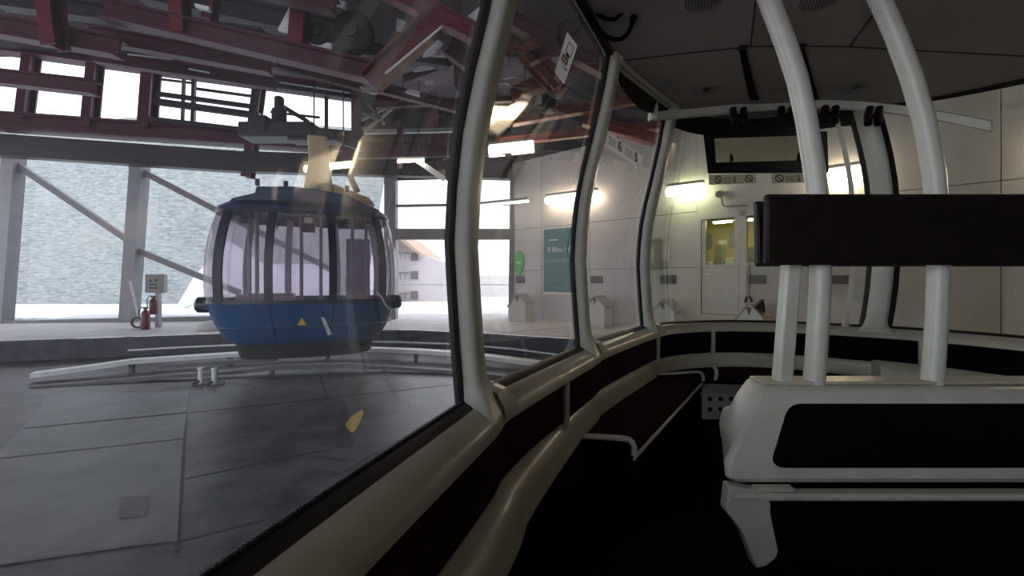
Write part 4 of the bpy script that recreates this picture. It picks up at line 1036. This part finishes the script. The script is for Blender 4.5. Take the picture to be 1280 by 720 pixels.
for u, v in ((500, 316), (500, 341), (500, 367)):
    c = P(u, v, Yh-.5); f = MB(); f.box(c, .9, .9, .08)
    for k in range(4): f.box(c+V((-.4+.27*k, -.4, -.22)), .04, .04, .4)
    f.build('balcony', M['chaletdark'], t)
t = thing('pale_building', 'overexposed pale building right of the chalet', 'building', P(595, 405, 30))
mb = MB(); mb.box(P(610, 375, 36), 4.6, 3, 4.2); mb.build('wall', M['snow'], t, smooth=False)
mb = MB(); mb.box(P(580, 341, 34.4), .9, .1, .2); mb.build('sign_band', M['boxshade'], t)
tag(MB().bar(P(492, 356, 17), P(640, 356, 17), .03, .03).build('outdoor_rail', M['boxshade']), 'thin horizontal rail outside the bright opening', 'rail')

# ================================================================== BLUE GONDOLA
GR = math.radians(21)
G = thing('blue_gondola', 'blue cable car gondola with tinted windows standing in the station', 'gondola', (-3.46, 7.12, .17), rz=GR)
A_, B_ = 1.40, 1.0
def gp(phi, ins, z, n=3.6):
    c, s = math.cos(phi), math.sin(phi)
    x = math.copysign(abs(c)**(2/n), c)*(A_-ins); y = math.copysign(abs(s)**(2/n), s)*(B_-ins*.8)
    return V((x, y, z))
NP = 96
def gring(ins, z): return [gp(2*math.pi*k/NP, ins, z) for k in range(NP)]
def gins(z):                                       # barrel shaped side profile
    pr = [(0, .36), (.05, .26), (.15, .19), (.4, .08), (.66, 0), (1.0, -.02), (1.4, 0), (1.75, .06), (2.0, .14), (2.1, .20)]
    for (a, x), (b, y) in zip(pr, pr[1:]):
        if z <= b: return x+(y-x)*(z-a)/(b-a)
    return pr[-1][1]
ZS = .66
mb = MB(); mb.loft([gring(gins(z), z) for z in (.0, .05, .12, .2, .3, .4, .5, .6, ZS)], True, False); mb.poly([gp(2*math.pi*k/NP, .34, 0) for k in range(NP)]); lb = mb.build('lower_body', M['blue'], G, local=True)
mb = MB(); mb.poly(gring(.06, .28)); mb.build('inner_floor', M['gondwhite'], G, local=True)
mb = MB(); mb.loft([gring(gins(ZS)-.012, ZS-.03), gring(gins(ZS)-.014, ZS+.02)], True); mb.build('waist_band', M['navy'], G, local=True)
zz = [ZS, .85, 1.1, 1.35, 1.6, 1.8, 2.0, 2.08]
mb = MB(); mb.loft([gring(gins(z), z) for z in zz], True); mb.build('glazing', M['glassG'], G, local=True)
def gphi(x, side):                                 # parameter for a point at local x on the near (-1) or far (1) side
    n = 3.6; c = math.copysign(min(1, abs(x/A_))**(n/2), x); return math.atan2(side*math.sqrt(max(0, 1-c*c)), c)
def gpil(phi, w, m='navy'):
    mb = MB(); rows = []
    for z in zz:
        p = gp(phi, gins(z)-.012, z); q = gp(phi+.01, gins(z)-.012, z); d = (q-p).normalized()
        nn = V((d.y, -d.x, 0)); rows.append([p-d*w/2-nn*.03, p-d*w/2, p+d*w/2, p+d*w/2-nn*.03])
    mb.loft(rows, True, True); mb.build('window_pillar', M[m], G, local=True)
for x in (-1.10, -.45, .40, 1.12):
    for sd in (-1, 1): gpil(gphi(x, sd), .14 if sd < 0 and abs(x) > .6 else .11, 'navy' if sd < 0 else 'gondwhite')
# roof
mb = MB(); mb.loft([gring(.135, 2.02), gring(.15, 2.09), gring(.24, 2.15), gring(.5, 2.22), gring(.8, 2.25)], True); mb.poly(gring(.8, 2.25)); mb.build('roof', M['bluedark'], G, local=True)
mb = MB(); mb.loft([gring(.13, 1.98), gring(.11, 2.03)], True); mb.build('roof_rim', M['navy'], G, local=True)
mb = MB(); mb.prism([(-1.05, -.62, 2.12), (-1.0, -.62, 2.20), (-.70, -.62, 2.30), (-.68, -.62, 2.40), (-.2, -.62, 2.44), (.15, -.62, 2.42), (.62, -.62, 2.36), (.85, -.62, 2.24), (1.12, -.62, 2.14)], (0, 1.2, 0)); rh = mb.build('roof_housing', M['bluedark'], G, local=True, bevel=.02)
for x in (-.66, -.28, .6): MB().box((x, -.62, 2.46), .06, .06, .10).build('roof_lug', M['navy'], rh, local=True)
mb = MB(); mb.prism([(-.10, -.25, 2.30), (.42, -.25, 2.30), (.36, -.25, 2.6), (.30, -.25, 3.05), (.28, -.25, 3.4), (-.02, -.25, 3.4), (.0, -.25, 3.0), (-.06, -.25, 2.6)], (0, .5, 0)); ha = mb.build('hanger_arm', M['beige'], G, local=True, bevel=.03)
mb = MB(); mb.prism([(.30, -.22, 2.30), (1.05, -.22, 2.30), (.95, -.22, 2.42), (.36, -.22, 2.62)], (0, .44, 0)); mb.build('hanger_gusset', M['beige'], ha, local=True, bevel=.02)
MB().lathe((.1, -.28, 2.52), [(.09, 0), (.09, .04), (.05, .05)], 18, (0, -1, 0)).build('hanger_bolt', M['frame'], ha, local=True)
for x in (-1.44, 1.42):
    sgn = -1 if x < 0 else 1
    MB().lathe((x-sgn*.08, -.45, .61), [(.08, -.13), (.115, -.10), (.12, 0), (.115, .10), (.08, .13)], 18, (1, 0, 0)).build('bumper', M['navy'], G, local=True)
    MB().bar((x-sgn*.2, -.45, .61), (x-sgn*.05, -.45, .61), .22, .16).build('bumper_arm', M['navy'], G, local=True, bevel=.02)
# inside: grab poles, seats, notices
for x, y in ((-.95, .3), (-.72, -.35), (-.15, .2), (.15, .35), (.68, .1), (.92, .4)):
    mb = MB(); mb.tube([(x, y, .28), (x, y, 2.12)], .03, 10); mb.build('grab_pole', M['boxshade'], G, local=True)
mb = MB(); mb.box((-.75, .62, .62), .9, .3, .24); mb.build('seat', M['gondwhite'], G, local=True, bevel=.03)
mb = MB(); mb.box((.78, .45, 1.15), .42, .06, 1.2); mb.build('inner_partition', M['boxshade'], G, local=True, bevel=.02)
mb = MB(); mb.box((.03, -.6, 1.86), .20, .02, .26); gn = mb.build('notice', M['navy'], G, local=True)
mb = MB(); mb.box((.03, -.615, 1.92), .12, .01, .09); mb.build('notice_sheet', M['paper'], gn, local=True)
mb = MB(); mb.tube([(-.38, -.55, 1.98), (-.42, -.55, 1.8), (-.38, -.55, 1.72), (-.34, -.55, 1.8), (-.38, -.55, 1.98)], .012, 8); mb.build('strap_loop', M['navy'], G, local=True)
# warning triangle and door handle, marks on the near side
def onside(x, z, out=.012): return gp(gphi(x, -1), gins(z)-out, z)
a, b, c = onside(-.10, .30), onside(.04, .30), onside(-.03, .42)
MB().poly([a, b, c]).build('warning_triangle', M['yellow'], lb, local=True)
mb = MB(); mb.quad(onside(.24, .42), onside(.30, .40), onside(.44, .14), onside(.38, .12)); mb.build('white_scuff', M['palepanel'], lb, local=True)
mb = MB(); mb.tube([onside(1.02, .78, .03), onside(1.08, .70, .05), onside(1.16, .58, .05), onside(1.26, .50, .04)], .016, 8); mb.build('door_cable', M['palepanel'], G, local=True)
for x in (-.45, .42):
    mb = MB(); mb.loft([[onside(x-.012, z, .004), onside(x+.012, z, .004)] for z in (.1, .2, .3, .4, .5, .6, .64)]); mb.build('door_seam', M['navy'], lb, local=True)
# skirt
mb = MB(); mb.loft([gring(.36, .02), gring(.42, -.22), gring(.5, -.24)], True); mb.build('underframe', M['rubber'], G, local=True)

# ================================================================== light, sky, camera
w = bpy.data.worlds.new('sky'); S.world = w; w.use_nodes = True
nt = w.node_tree; N = nt.nodes; L = nt.links
bg = N['Background']; tc = N.new('ShaderNodeTexCoord'); no = N.new('ShaderNodeTexNoise'); no.inputs['Scale'].default_value = 3; no.inputs['Detail'].default_value = 5
rp_ = N.new('ShaderNodeValToRGB'); rp_.color_ramp.elements[0].color = (.80, .92, 1, 1); rp_.color_ramp.elements[1].color = (1, 1, 1, 1); rp_.color_ramp.elements[0].position = .35; rp_.color_ramp.elements[1].position = .6
L.new(tc.outputs['Generated'], no.inputs['Vector']); L.new(no.outputs['Fac'], rp_.inputs[0]); L.new(rp_.outputs[0], bg.inputs[0])
bg.inputs[1].default_value = 2.9

cam = bpy.data.cameras.new('camera'); co = bpy.data.objects.new('camera', cam); COL.objects.link(co)
co.location = (0, 0, EYE); co.rotation_euler = (math.pi/2, 0, 0)
cam.sensor_fit = 'HORIZONTAL'; cam.sensor_width = 36; cam.lens = 36*F/1280; cam.shift_y = -(360-CY)/1280
cam.clip_start = .02; cam.clip_end = 300
S.camera = co
S.view_settings.view_transform = 'Standard'; S.view_settings.look = 'None'
S.view_settings.exposure = 0; S.view_settings.gamma = 1
S.cycles.transparent_max_bounces = 32; S.cycles.max_bounces = 10; S.cycles.diffuse_bounces = 5; S.cycles.glossy_bounces = 4
S.cycles.use_denoising = True
S.cycles.sample_clamp_indirect = 6
